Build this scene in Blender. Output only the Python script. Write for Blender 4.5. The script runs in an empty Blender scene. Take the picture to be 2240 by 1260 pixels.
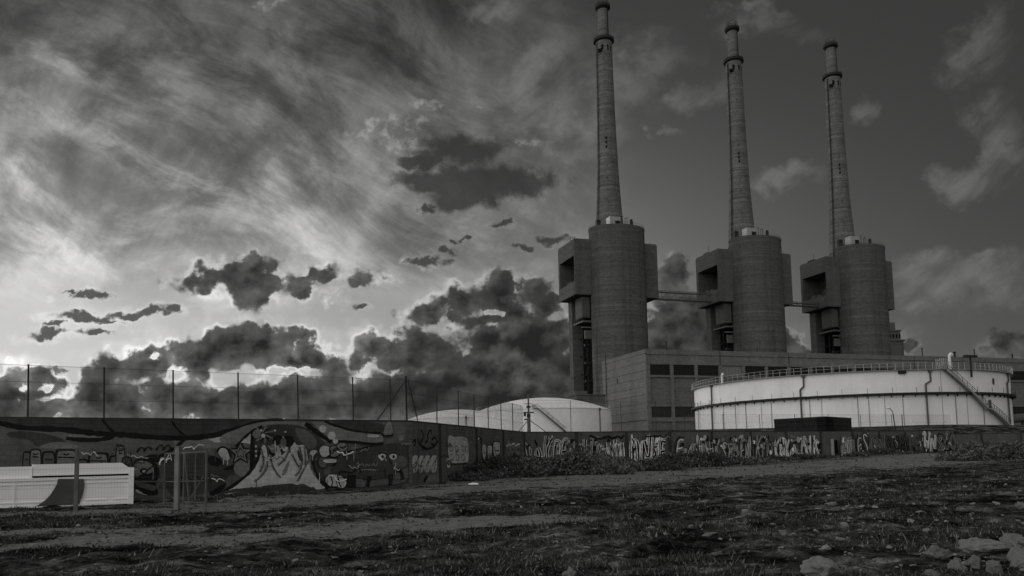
import bpy, math, random
import numpy as np
from mathutils import Vector, Matrix

C = bpy.context.scene
COL = C.collection
EYE = 1.6
# ------------------------------------------------------------------ camera
FPX, PITCH, ROLL, PX, PY = 1727.76, 0.0911, -0.0200, 1120.0, 840.0
_cp, _sp, _c, _s = math.cos(PITCH), math.sin(PITCH), math.cos(ROLL), math.sin(ROLL)
_R = np.array([1., 0, 0]); _F = np.array([0, _cp, _sp]); _U = np.array([0, -_sp, _cp])
CR, CU = _c*_R + _s*_U, -_s*_R + _c*_U
cam = bpy.data.cameras.new('camera'); cam_o = bpy.data.objects.new('camera', cam); COL.objects.link(cam_o)
cam.sensor_width = 36; cam.lens = 36*FPX/2240
cam.shift_y = (PY-630)/2240
cam.clip_start = 0.1; cam.clip_end = 20000
m = Matrix(((CR[0], CU[0], -_F[0], 0), (CR[1], CU[1], -_F[1], 0), (CR[2], CU[2], -_F[2], EYE), (0, 0, 0, 1)))
cam_o.matrix_world = m
C.camera = cam_o

def ray(x, y):                      # direction through a photograph point, scaled to unit depth along +Y
    d = _F + (x-PX)/FPX*CR + (PY-y)/FPX*CU
    return d/d[1]
def at(x, y, Y):
    r = ray(x, y)*Y
    return Vector((r[0], r[1], r[2]+EYE))

# ------------------------------------------------------------------ world
SUN_AZ, SUN_EL = math.radians(-34), math.radians(14)
W = bpy.data.worlds.new('World'); C.world = W; W.use_nodes = True
NT = W.node_tree; NT.nodes.clear()
class G:                            # tiny node-graph builder
    def __init__(s, nt): s.nt = nt
    def n(s, t, **k):
        o = s.nt.nodes.new(t)
        for a, b in k.items(): setattr(o, a, b)
        return o
    def put(s, sock, v):
        if hasattr(v, 'is_output'): s.nt.links.new(v, sock)
        elif isinstance(v, (int, float)) and sock.type in ('VECTOR', 'RGBA'): sock.default_value = (v, v, v) if sock.type == 'VECTOR' else (v, v, v, 1)
        else: sock.default_value = v
    def m(s, op, a, b=None, c=None, clamp=False):
        o = s.n('ShaderNodeMath', operation=op); o.use_clamp = clamp
        for i, v in enumerate((a, b, c)):
            if v is not None: s.put(o.inputs[i], v)
        return o.outputs[0]
    def v(s, op, a, b=None, c=None):
        o = s.n('ShaderNodeVectorMath', operation=op)
        for i, q in enumerate((a, b, c)):
            if q is not None: s.put(o.inputs[i], q)
        return o.outputs['Value'] if op in ('LENGTH', 'DOT_PRODUCT') else o.outputs['Vector']
    def xyz(s, a, b, c=0.0):
        o = s.n('ShaderNodeCombineXYZ'); s.put(o.inputs[0], a); s.put(o.inputs[1], b); s.put(o.inputs[2], c); return o.outputs[0]
    def sep(s, a):
        o = s.n('ShaderNodeSeparateXYZ'); s.put(o.inputs[0], a); return o.outputs
    def noise(s, vec, scale, detail=6, rough=.55, dist=0.0, lac=2.0):
        o = s.n('ShaderNodeTexNoise'); s.put(o.inputs['Vector'], vec)
        for k, q in (('Scale', scale), ('Detail', detail), ('Roughness', rough), ('Distortion', dist), ('Lacunarity', lac)): o.inputs[k].default_value = q
        return o.outputs[0]
    def ss(s, x, a, b, lo=0.0, hi=1.0):     # smoothstep a..b -> lo..hi
        o = s.n('ShaderNodeMapRange', interpolation_type='SMOOTHSTEP')
        s.put(o.inputs[0], x)
        for i, q in enumerate((a, b, lo, hi)): s.put(o.inputs[i+1], q)
        return o.outputs[0]
    def mix(s, f, a, b):
        o = s.n('ShaderNodeMix', data_type='FLOAT'); s.put(o.inputs[0], f); s.put(o.inputs[2], a); s.put(o.inputs[3], b); return o.outputs[0]
g = G(NT)
UNIT = 1740.0
def q2(x, y):
    r = ray(x, y); return r[0], r[2]
def build_sky():
    tc = g.n('ShaderNodeTexCoord'); D = g.v('NORMALIZE', tc.outputs['Generated'])
    dx, dy, dz = g.sep(D)
    yy = g.m('MAXIMUM', dy, 0.12)
    qx, qz = g.m('DIVIDE', dx, yy), g.m('DIVIDE', dz, yy)
    q = g.xyz(qx, qz, 0)
    # clear sky: physically based sky, toned to grey, plus the sunset glow
    sk = g.n('ShaderNodeTexSky', sky_type='NISHITA'); sk.sun_disc = False
    sk.sun_elevation = SUN_EL; sk.sun_rotation = SUN_AZ; sk.air_density = 1.2; sk.dust_density = 2.0
    bw = g.n('ShaderNodeRGBToBW'); g.put(bw.inputs[0], sk.outputs[0])
    nish = bw.outputs[0]
    def blobs(lst, k=0.12, absu=False):
        acc = None
        for b in lst:
            x, y, rx, ry = b[:4]
            cx, cz = q2(x, y)
            sx, sz = UNIT/rx, UNIT/ry
            l = g.v('LENGTH', g.v('MULTIPLY_ADD', qw, (sx, sz, 0), (-cx*sx, -cz*sz, 0)))
            if absu: l = g.m('MULTIPLY_ADD', l, min(rx, ry)/UNIT, -min(rx, ry)/UNIT)
            acc = l if acc is None else g.m('SMOOTH_MIN', acc, l, k)
        return acc
    # glow round the hidden sun
    gx, gz = q2(120, 830)
    r = g.v('LENGTH', g.v('MULTIPLY_ADD', q, (.52, 1.35, 0), (-gx*.52, -gz*1.35, 0)))
    glow = g.m('EXPONENT', g.m('MULTIPLY', g.m('POWER', g.m('MULTIPLY', r, UNIT/640), 2.2), -1.0))
    hor = g.m('EXPONENT', g.m('MULTIPLY', g.m('MAXIMUM', qz, 0.0), -UNIT/330))
    L = g.m('ADD', g.m('MULTIPLY_ADD', glow, .355, .032), g.m('MULTIPLY', hor, .056))
    L = g.m('MULTIPLY_ADD', nish, .004, L)
    # ---- veil of streaked cirrus
    warp = g.n('ShaderNodeTexNoise'); g.put(warp.inputs['Vector'], q); warp.inputs['Scale'].default_value = 3.2; warp.inputs['Detail'].default_value = 3
    wv = g.v('SUBTRACT', warp.outputs['Color'], (.5, .5, .5))
    w2 = g.n('ShaderNodeTexNoise'); g.put(w2.inputs['Vector'], q); w2.inputs['Scale'].default_value = 1.7; w2.inputs['Detail'].default_value = 2
    qs = g.v('MULTIPLY_ADD', g.v('SUBTRACT', w2.outputs['Color'], (.5, .5, .5)), (.12, .20, 0), g.v('MULTIPLY_ADD', wv, (.035, .035, 0), q))
    a = math.radians(-27)
    u_ = g.v('DOT_PRODUCT', qs, (math.cos(a), math.sin(a), 0)); v_ = g.v('DOT_PRODUCT', qs, (-math.sin(a), math.cos(a), 0))
    st1 = g.noise(g.xyz(g.m('MULTIPLY', u_, 1.0), g.m('MULTIPLY', v_, 3.2), 3.1), 8.5, 10, .66, .35)
    st2 = g.noise(g.xyz(g.m('MULTIPLY', u_, 1.0), g.m('MULTIPLY', v_, 1.7), 7.7), 5.0, 10, .64, .45)
    a2 = math.radians(62)
    u2 = g.v('DOT_PRODUCT', qs, (math.cos(a2), math.sin(a2), 0)); v2 = g.v('DOT_PRODUCT', qs, (-math.sin(a2), math.cos(a2), 0))
    st3 = g.noise(g.xyz(u2, g.m('MULTIPLY', v2, 2.4), 1.3), 7.0, 9, .66, .1)
    # the two bright feathered streaks and their surroundings
    qw = g.v('MULTIPLY_ADD', wv, (.10, .10, 0), q)
    def band(x0, y0, x1, y1, wpx):
        p0, p1 = np.array(q2(x0, y0)), np.array(q2(x1, y1)); d = p1-p0; ln = np.linalg.norm(d); d /= ln
        uu = g.v('DOT_PRODUCT', g.v('SUBTRACT', qw, (p0[0], p0[1], 0)), (d[0], d[1], 0)); vv = g.v('DOT_PRODUCT', g.v('SUBTRACT', qw, (p0[0], p0[1], 0)), (-d[1], d[0], 0))
        e = g.m('MULTIPLY', g.m('MULTIPLY', vv, vv), -(UNIT/wpx)**2)
        along = g.m('MULTIPLY', g.ss(uu, -.10, .08), g.ss(uu, ln+.10, ln-.12))
        return g.m('MULTIPLY', g.m('EXPONENT', e), along)
    b1 = band(90, 250, 620, 505, 44); b2 = band(60, 80, 300, 285, 48); b3 = band(-40, 350, 190, 440, 42); b4 = band(0, 540, 130, 490, 34); b5 = band(400, 430, 720, 570, 40)
    fea = g.m('ADD', g.m('ADD', b1, g.m('MULTIPLY', b2, .55)), g.m('ADD', b3, g.m('ADD', g.m('MULTIPLY', b4, .7), g.m('MULTIPLY', b5, .55))))
    veil_mask = g.m('MULTIPLY', g.ss(qx, .24, -.16), g.ss(qz, .17, .30))
    veil = g.m('MULTIPLY', g.m('ADD', g.ss(st1, .44, .66), g.m('MULTIPLY', g.ss(st2, .46, .66), .9)), veil_mask)
    fall = g.m('EXPONENT', g.m('MULTIPLY', r, -UNIT/500))
    L = g.m('ADD', L, g.m('MULTIPLY', g.m('MULTIPLY', veil, fall), .37))
    L = g.m('ADD', L, g.m('MULTIPLY', g.m('MULTIPLY', fea, g.ss(st1, .36, .68)), .185))
    # darker veils overhead and fine brushing
    dark = g.m('MULTIPLY', g.ss(st2, .60, .36), veil_mask)
    L = g.m('MULTIPLY', L, g.m('MULTIPLY_ADD', dark, -.48, 1.0))
    L = g.m('MULTIPLY', L, g.m('MULTIPLY_ADD', g.m('SUBTRACT', st3, .5), g.m('MULTIPLY', veil_mask, 1.3), 1.0))
    # ---- soft high patches on the right and in the middle
    qw = g.v('MULTIPLY_ADD', wv, (.22, .16, 0), q)
    fn = g.n('ShaderNodeTexNoise'); g.put(fn.inputs['Vector'], q); fn.inputs['Scale'].default_value = 16; fn.inputs['Detail'].default_value = 7; fn.inputs['Roughness'].default_value = .62
    fv = g.v('SUBTRACT', fn.outputs['Color'], (.5, .5, .5))
    qw = g.v('MULTIPLY_ADD', fv, (.15, .11, 0), qw)
    stp = g.noise(g.xyz(g.m('MULTIPLY', g.v('DOT_PRODUCT', qs, (.83, .56, 0)), .8), g.m('MULTIPLY', g.v('DOT_PRODUCT', qs, (-.56, .83, 0)), 3.2), 5.5), 7.0, 8, .62, .2)
    soft = blobs([(2190, 50, 55, 90), (2215, 240, 50, 45), (2170, 330, 60, 38), (2110, 400, 70, 30), (2230, 330, 40, 60), (2070, 590, 120, 34), (2180, 545, 90, 28), (2010, 620, 90, 26), (1872, 235, 30, 44), (1568, 310, 16, 30), (1435, 288, 15, 17), (1390, 110, 80, 56), (1330, 175, 90, 60), (1230, 150, 100, 90), (1290, 260, 90, 60), (1500, 200, 60, 40), (1660, 60, 120, 40), (2190, 110, 80, 70), (2200, 290, 70, 70), (2140, 380, 90, 44), (2080, 620, 170, 60), (2190, 580, 110, 50), (1700, 420, 60, 30), (1990, 690, 60, 30), (1180, 235, 60, 50), (1260, 330, 60, 30), (1620, 15, 80, 20), (1120, 20, 90, 30), (1010, 470, 60, 20), (740, 560, 90, 50), (690, 520, 60, 40)], .25)
    sa = g.m('MULTIPLY', g.ss(soft, 1.45, .30), g.m('MULTIPLY', g.ss(fn.outputs[0], .25, .62), g.ss(stp, .30, .66)))
    L = g.m('ADD', L, g.m('MULTIPLY', sa, g.m('MULTIPLY_ADD', fall, .14, .062)))
    # ---- little bright puffs
    hi = g.n('ShaderNodeTexNoise'); g.put(hi.inputs['Vector'], q); hi.inputs['Scale'].default_value = 48; hi.inputs['Detail'].default_value = 6; hi.inputs['Roughness'].default_value = .6
    hv = g.v('SUBTRACT', hi.outputs['Color'], (.5, .5, .5))
    qw = g.v('MULTIPLY_ADD', fv, (.07, .05, 0), q)
    puff = blobs([(850, 280, 95, 40), (900, 320, 80, 28), (930, 245, 55, 28), (790, 300, 50, 22), (1055, 237, 18, 6), (1140, 318, 48, 14), (1090, 365, 20, 7), (580, 8, 40, 16), (30, 208, 30, 8), (735, 662, 34, 22), (840, 618, 46, 9), (900, 575, 40, 20)], .15)
    pa = g.m('MULTIPLY', g.ss(puff, 1.15, .5), g.ss(hi.outputs[0], .46, .68))
    L = g.m('ADD', L, g.m('MULTIPLY', pa, g.m('MULTIPLY_ADD', glow, .22, .13)))
    # ---- bright fringes that the low sun lights through thin cloud
    qw = g.v('MULTIPLY_ADD', hv, (.02, .016, 0), g.v('MULTIPLY_ADD', fv, (.08, .04, 0), q))
    brt = blobs([(470, 642, 80, 18), (432, 606, 34, 16), (640, 644, 60, 12), (725, 632, 45, 9), (560, 668, 34, 9), (210, 695, 150, 26), (100, 738, 95, 14), (340, 672, 90, 10), (290, 778, 50, 22), (560, 692, 60, 12), (1000, 618, 40, 14), (905, 672, 30, 16), (800, 725, 50, 12), (10, 790, 70, 16)], .2)
    L = g.m('ADD', L, g.m('MULTIPLY', g.m('MULTIPLY', g.ss(brt, 1.35, .45), g.ss(hi.outputs[0], .36, .60)), g.m('MULTIPLY_ADD', glow, .10, .03)))
    # ---- soft dark clouds (middle)
    qw = g.v('MULTIPLY_ADD', hv, (.030, .020, 0), g.v('MULTIPLY_ADD', fv, (.11, .05, 0), q))
    dk = blobs([(1010, 328, 104, 32), (925, 352, 46, 20), (1040, 395, 150, 40), (925, 395, 60, 28), (1150, 408, 90, 26), (1010, 432, 90, 30), (930, 452, 22, 8), (1105, 495, 24, 8), (992, 523, 13, 6), (935, 568, 42, 9), (970, 545, 15, 8), (1210, 520, 40, 13), (1140, 545, 26, 7), (190, 648, 42, 8), (148, 639, 16, 5), (185, 692, 66, 9), (235, 700, 30, 5), (300, 684, 76, 8), (380, 675, 28, 8), (95, 728, 52, 9), (125, 712, 22, 5), (205, 726, 34, 7), (110, 812, 16, 8), (785, 682, 24, 8), (797, 613, 10, 3)], .18)
    dk = g.m('MULTIPLY_ADD', g.m('SUBTRACT', hi.outputs[0], .5), 1.0, dk)
    da = g.ss(dk, 1.35, .62)
    halo = g.m('MULTIPLY', g.ss(dk, 2.1, 1.3), g.m('MULTIPLY_ADD', glow, .16, -.015))
    L = g.m('ADD', L, g.m('MULTIPLY', halo, g.ss(fn.outputs[0], .42, .62)))
    dv = g.m('MULTIPLY_ADD', fn.outputs[0], .036, g.m('MULTIPLY_ADD', glow, .035, .016))
    L = g.mix(g.m('MULTIPLY', da, .93), L, dv)
    # ---- heaped clouds low over the horizon
    cn = g.n('ShaderNodeTexNoise'); g.put(cn.inputs['Vector'], q); cn.inputs['Scale'].default_value = 15; cn.inputs['Detail'].default_value = 10; cn.inputs['Roughness'].default_value = .58
    vo = g.n('ShaderNodeTexVoronoi', feature='F1'); g.put(vo.inputs['Vector'], g.v('MULTIPLY_ADD', fv, (.03, .03, 0), q)); vo.inputs['Scale'].default_value = 27
    cv = g.v('SUBTRACT', cn.outputs['Color'], (.5, .5, .5))
    qw = g.v('MULTIPLY_ADD', hv, (.014, .014, 0), g.v('MULTIPLY_ADD', wv, (.05, .05, 0), g.v('MULTIPLY_ADD', cv, (.050, .045, 0), q)))
    heap = [(262, 806, 52, 36), (225, 838, 44, 26), (300, 800, 60, 44), (345, 790, 60, 46), (420, 780, 75, 48), (500, 760, 75, 50), (566, 715, 38, 24), (560, 745, 75, 50), (625, 750, 62, 44), (660, 790, 70, 40), (740, 815, 60, 40), (830, 762, 66, 38), (800, 790, 60, 34), (900, 790, 90, 40), (975, 765, 58, 34), (1040, 800, 100, 46), (600, 880, 430, 52), (1000, 870, 320, 66), (1300, 880, 240, 70), (960, 752, 110, 34), (1060, 748, 80, 44), (1228, 806, 60, 46), (1110, 806, 70, 46), (70, 850, 100, 34), (240, 890, 120, 46), (40, 868, 120, 42), (100, 905, 240, 40), (150, 845, 40, 16),
            (945, 685, 50, 24), (1000, 650, 50, 36), (1080, 640, 62, 40), (1105, 618, 40, 20), (1120, 680, 70, 46), (1050, 700, 60, 30), (1190, 668, 44, 34), (1160, 745, 110, 60), (1230, 720, 50, 50),
            (1470, 600, 58, 38), (1500, 640, 50, 30), (1490, 730, 100, 90), (1600, 800, 160, 60), (1735, 745, 28, 36), (1760, 790, 60, 30), (1968, 765, 34, 16), (2200, 768, 64, 20), (2240, 748, 40, 14),
            (440, 612, 42, 20), (490, 600, 62, 30), (540, 598, 76, 36), (600, 614, 76, 32), (650, 622, 56, 24), (690, 606, 64, 22), (735, 618, 52, 15), (568, 646, 54, 20)]
    hp = blobs(heap, .012, True)
    gaps = [(520, 800, 36, 17), (492, 815, 20, 12), (325, 786, 20, 8), (640, 806, 46, 6), (720, 810, 40, 6), (1068, 677, 28, 12), (95, 881, 46, 6), (170, 895, 44, 6), (1440, 690, 30, 14), (1520, 705, 26, 12), (1215, 690, 18, 8), (60, 850, 30, 5)]
    gp = blobs(gaps, .006, True)
    vs_ = g.n('ShaderNodeTexVoronoi'); g.put(vs_.inputs['Vector'], g.v('MULTIPLY_ADD', hv, (.012, .012, 0), q)); vs_.inputs['Scale'].default_value = 62
    lump = g.m('MULTIPLY_ADD', g.m('SUBTRACT', vo.outputs['Distance'], .42), .030, g.m('MULTIPLY', g.m('SUBTRACT', vs_.outputs['Distance'], .45), .012))
    lump = g.m('MULTIPLY_ADD', g.m('SUBTRACT', cn.outputs[0], .5), .050, lump)
    lump = g.m('MULTIPLY_ADD', g.m('SUBTRACT', hi.outputs[0], .5), .034, lump)
    fld = g.m('MULTIPLY_ADD', lump, .74, g.m('SUBTRACT', hp, .0072))
    gl = g.m('MULTIPLY_ADD', g.m('SUBTRACT', cn.outputs[0], .5), .075, g.m('MULTIPLY_ADD', g.m('SUBTRACT', hi.outputs[0], .5), .030, gp))
    fld = g.m('ADD', fld, g.ss(gl, .004, -.016, 0.0, .027))
    alpha = g.mix(g.ss(g.noise(q, 7, 3, .5), .44, .60), g.ss(fld, .0036, -.0032), g.ss(fld, .0045, -.0050))
    # relief: the cloud's own lumps compared with those a step toward the light
    off = g.v('ADD', q, (-.011, .013, 0))
    sh = g.noise(off, 15, 10, .58)
    vo2 = g.n('ShaderNodeTexVoronoi', feature='F1'); g.put(vo2.inputs['Vector'], g.v('MULTIPLY_ADD', fv, (.03, .03, 0), off)); vo2.inputs['Scale'].default_value = 27
    rel = g.m('ADD', g.m('MULTIPLY', g.m('SUBTRACT', cn.outputs[0], sh), .55), g.m('MULTIPLY', g.m('SUBTRACT', vo2.outputs['Distance'], vo.outputs['Distance']), .16))
    lowf = g.noise(g.v('MULTIPLY_ADD', fv, (.05, .03, 0), g.v('MULTIPLY', q, (1.0, 1.9, 1.0))), 8, 8, .62)
    right = g.ss(qx, -.32, -.02)
    core = g.m('ADD', g.m('MULTIPLY', rel, g.mix(right, .46, .40)), g.m('MULTIPLY_ADD', glow, .008, g.mix(right, .022, .013)))
    wisps = g.m('MULTIPLY', g.ss(lowf, .46, .70), g.mix(right, .046, .036))
    core = g.m('ADD', core, wisps)
    lows = g.m('MULTIPLY', g.ss(qz, .10, .03), g.m('MULTIPLY_ADD', g.ss(lowf, .45, .7), .06, .006))
    core = g.m('ADD', core, g.ss(qx, .04, .18, .004, .026))
    core = g.m('MAXIMUM', g.m('ADD', core, lows), .020)
    rimn = g.noise(q, 11, 4, .6)
    rim = g.m('MULTIPLY', g.ss(fld, -.0085, -.0020), g.ss(rimn, .38, .56))
    rim2 = g.m('MULTIPLY', g.ss(fld, -.026, -.002), g.ss(rimn, .50, .68))
    core = g.m('ADD', core, g.m('MULTIPLY', g.ss(fld, -.030, .002), g.m('MULTIPLY_ADD', glow, .07, .008)))
    rv = g.m('ADD', g.m('MULTIPLY', L, 1.22), g.m('MULTIPLY_ADD', glow, .24, .022))
    cl = g.mix(rim, core, rv)
    cl = g.mix(g.m('MULTIPLY', rim2, .24), cl, rv)
    fr = g.m('MULTIPLY', g.ss(fld, .020, .002), g.ss(rimn, .42, .62))
    L = g.m('ADD', L, g.m('MULTIPLY', fr, g.m('MULTIPLY_ADD', glow, .10, .008)))
    L = g.mix(alpha, L, cl)
    # below the horizon and away from the view: sky brightened as fill, strongest left
    back = g.m('ADD', g.m('MULTIPLY_ADD', nish, .012, SKY_BACK), g.m('MULTIPLY', g.m('MAXIMUM', dz, 0.0), SKY_TOP))
    back = g.m('MULTIPLY', back, g.ss(dx, .75, -.75, .42, 1.5))
    front = g.ss(dy, .12, .42)
    L = g.mix(front, back, L)
    L = g.m('MULTIPLY', L, 10.0)
    bg = g.n('ShaderNodeBackground'); bg.inputs['Strength'].default_value = 0.1
    cb = g.n('ShaderNodeCombineColor')
    for i, k in enumerate((1.0, .995, .985)): g.put(cb.inputs[i], g.m('MULTIPLY', L, k))
    g.put(bg.inputs['Color'], cb.outputs[0])
    out = g.n('ShaderNodeOutputWorld'); g.put(out.inputs[0], bg.outputs[0])
SKY_BACK, SKY_TOP = 0.95, -0.45
build_sky()
W.cycles.sampling_method = 'MANUAL'; W.cycles.sample_map_resolution = 1024

sl = bpy.data.lights.new('sun', 'SUN'); so = bpy.data.objects.new('sun', sl); COL.objects.link(so)
sl.energy = 0.55; sl.angle = math.radians(12); sl.color = (1, .985, .96)
sd = Vector((math.sin(SUN_AZ)*math.cos(SUN_EL), math.cos(SUN_AZ)*math.cos(SUN_EL), math.sin(SUN_EL)))
so.rotation_euler = sd.to_track_quat('Z', 'Y').to_euler(); so.location = (-60, 60, 60)
C.view_settings.view_transform = 'Standard'; C.view_settings.look = 'None'; C.view_settings.exposure = 0.0; C.view_settings.gamma = 1
C.view_settings.use_curve_mapping = False

# ------------------------------------------------------------------ helpers
rnd = random.Random(7)
class MB:
    def __init__(s): s.v = []; s.f = []; s.m = []
    def add(s, vs, fs, mi=0):
        b = len(s.v); s.v += [tuple(p) for p in vs]
        for f in fs: s.f.append(tuple(i+b for i in f)); s.m.append(mi)
        return s
    def box(s, x0, x1, y0, y1, z0, z1, mi=0, M=None):
        vs = [(x, y, z) for z in (z0, z1) for y in (y0, y1) for x in (x0, x1)]
        if M is not None: vs = [M @ Vector(p) for p in vs]
        return s.add(vs, [(0, 2, 3, 1), (4, 5, 7, 6), (0, 1, 5, 4), (2, 6, 7, 3), (0, 4, 6, 2), (1, 3, 7, 5)], mi)
    def tube(s, p, q, r, n=6, r2=None, mi=0):
        p, q = Vector(p), Vector(q); d = (q-p).normalized()
        a = d.orthogonal().normalized(); b = d.cross(a); r2 = r if r2 is None else r2
        vs = []
        for P, rr in ((p, r), (q, r2)):
            for i in range(n):
                t = 2*math.pi*i/n; vs.append(P+a*math.cos(t)*rr+b*math.sin(t)*rr)
        fs = [(i, (i+1) % n, n+(i+1) % n, n+i) for i in range(n)]+[tuple(range(n-1, -1, -1)), tuple(range(n, 2*n))]
        return s.add(vs, fs, mi)
    def path(s, pts, r, n=6, mi=0):
        for a, b in zip(pts[:-1], pts[1:]): s.tube(a, b, r, n, mi=mi)
        return s
    def lathe(s, prof, n=48, cx=0, cy=0, mi=0, a=1.0, b=1.0, closed=True, t0=0.0, t1=2*math.pi):
        vs = []; full = abs(t1-t0-2*math.pi) < 1e-6; k = n if full else n+1
        for r, z in prof:
            for i in range(k):
                t = t0+(t1-t0)*i/n; vs.append((cx+r*a*math.cos(t), cy+r*b*math.sin(t), z))
        fs = []
        for j in range(len(prof)-1):
            for i in range(n):
                i2 = (i+1) % k if full else i+1
                fs.append((j*k+i, j*k+i2, (j+1)*k+i2, (j+1)*k+i))
        if closed and full: fs += [tuple(range(k-1, -1, -1)), tuple(range((len(prof)-1)*k, len(prof)*k))]
        return s.add(vs, fs, mi)
    def build(s, name, mats, parent=None, sharp=None):
        me = bpy.data.meshes.new(name); me.from_pydata(s.v, [], s.f)
        if not isinstance(mats, (list, tuple)): mats = [mats]
        for mt in mats: me.materials.append(mt)
        if len(mats) > 1: me.polygons.foreach_set('material_index', s.m)
        if sharp is not None:
            me.polygons.foreach_set('use_smooth', [True]*len(me.polygons)); me.set_sharp_from_angle(angle=math.radians(sharp))
        me.update()
        o = bpy.data.objects.new(name, me); COL.objects.link(o)
        if parent is not None: o.parent = parent
        return o
def tag(o, label=None, cat=None, group=None, kind=None):
    for k, v in (('label', label), ('category', cat), ('group', group), ('kind', kind)):
        if v: o[k] = v
    return o
def thing(name, label, cat, loc=(0, 0, 0), rz=0.0, group=None):
    o = bpy.data.objects.new(name, None); COL.objects.link(o); o.location = loc; o.rotation_euler = (0, 0, rz); o.empty_display_size = .3
    return tag(o, label, cat, group)
def copy_tree(o, parent=None):
    c = o.copy(); COL.objects.link(c)
    if parent is not None: c.parent = parent
    for ch in list(o.children): copy_tree(ch, c)
    return c

# ------------------------------------------------------------------ materials (all greys)
def mat(name, base, var=.25, scale=1.5, rough=.85, bump=.0, bscale=20, stretch=(1, 1, 1), extra=None, spec=.03, metal=0.0):
    M = bpy.data.materials.new(name); M.use_nodes = True; nt = M.node_tree; b = nt.nodes['Principled BSDF']; h = G(nt)
    geo = h.n('ShaderNodeTexCoord'); P = geo.outputs['Object']
    ps = h.v('MULTIPLY', P, stretch)
    n1 = h.noise(ps, scale, 8, .6); n2 = h.noise(P, scale*7.3, 6, .65)
    val = h.m('MULTIPLY', h.m('MULTIPLY_ADD', h.m('SUBTRACT', n1, .5), var*4.0, 1.0), h.m('MULTIPLY_ADD', h.m('SUBTRACT', n2, .5), var*3.0, 1.0))
    val = h.m('MULTIPLY', val, base)
    if extra: val = extra(h, P, val, base)
    val = h.m('MINIMUM', h.m('MAXIMUM', val, base*.12), .9)
    cb = h.n('ShaderNodeCombineColor')
    for i, k in enumerate((1.0, .995, .985)): h.put(cb.inputs[i], h.m('MULTIPLY', val, k))
    h.put(b.inputs['Base Color'], cb.outputs[0]); b.inputs['Roughness'].default_value = rough; b.inputs['Specular IOR Level'].default_value = spec; b.inputs['Metallic'].default_value = metal
    if bump:
        bp = h.n('ShaderNodeBump'); bp.inputs['Strength'].default_value = bump; bp.inputs['Distance'].default_value = .05
        h.put(bp.inputs['Height'], h.noise(P, bscale, 6, .6)); h.put(b.inputs['Normal'], bp.outputs[0])
    return M
def lifts(step, amt, streak):       # board-marked concrete: pour lifts, horizontal tone bands, rain streaks
    def f(h, P, val, base):
        x, y, z = h.sep(P)
        band = h.noise(h.xyz(h.m('MULTIPLY', x, .02), h.m('MULTIPLY', y, .02), z), 1.0/step, 3, .8)
        val = h.m('MULTIPLY', val, h.m('MULTIPLY_ADD', h.m('SUBTRACT', band, .5), amt*8.0, 1.0))
        fine = h.noise(h.xyz(h.m('MULTIPLY', x, .12), h.m('MULTIPLY', y, .12), z), 2.6, 3, .7)
        val = h.m('MULTIPLY', val, h.m('MULTIPLY_ADD', h.m('SUBTRACT', fine, .5), amt*3.0, 1.0))
        fr = h.m('FRACT', h.m('DIVIDE', z, step)); ln = h.m('LESS_THAN', fr, .07)
        ln = h.m('MULTIPLY', ln, h.ss(h.noise(P, .35, 4, .7), .40, .60))
        val = h.m('MULTIPLY', val, h.m('MULTIPLY_ADD', ln, -.42, 1.0))
        sn = h.noise(h.xyz(x, y, h.m('MULTIPLY', z, .022)), .42, 6, .62)
        sn2 = h.noise(h.xyz(h.m('ADD', x, 31.0), y, h.m('MULTIPLY', z, .05)), .16, 5, .6)
        val = h.m('MULTIPLY', val, h.m('MULTIPLY_ADD', h.ss(sn2, .50, .70), -streak*1.0, 1.0))
        gr = h.noise(h.v('MULTIPLY', P, (1.0, 1.0, 1.6)), .95, 5, .8); val = h.m('MULTIPLY', val, h.m('MULTIPLY_ADD', h.m('SUBTRACT', gr, .5), 1.5, 1.0))
        spk = h.noise(P, 1.1, 4, .75); val = h.m('MULTIPLY', val, h.m('MULTIPLY_ADD', h.ss(spk, .60, .72), -.35, 1.0))
        return h.m('MULTIPLY', val, h.m('MULTIPLY_ADD', h.ss(sn, .54, .72), -streak*.9, 1.0))
    return f
def tank_grime(h, P, val, base):    # rust runs below the girder and seams of the shell plates
    x, y, z = h.sep(P); an = h.m('ARCTAN2', y, x)
    sn = h.noise(h.xyz(h.m('MULTIPLY', an, 60.0), 0.0, h.m('MULTIPLY', z, .05)), 1.0, 3, .7)
    val = h.m('MULTIPLY', val, h.m('MULTIPLY_ADD', h.ss(sn, .60, .72), -.16, 1.0))
    st = h.noise(h.xyz(h.m('MULTIPLY', an, 9.0), 4.0, h.m('MULTIPLY', z, .12)), 1.0, 5, .6)
    val = h.m('MULTIPLY', val, h.m('MULTIPLY_ADD', h.m('SUBTRACT', st, .5), .35, 1.0))
    pl = h.m('LESS_THAN', h.m('FRACT', h.m('MULTIPLY', an, 11.5)), .018)
    hz = h.m('LESS_THAN', h.m('FRACT', h.m('DIVIDE', z, 2.4)), .012)
    return h.m('MULTIPLY', val, h.m('MULTIPLY_ADD', h.m('MAXIMUM', pl, hz), -.14, 1.0))
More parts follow.
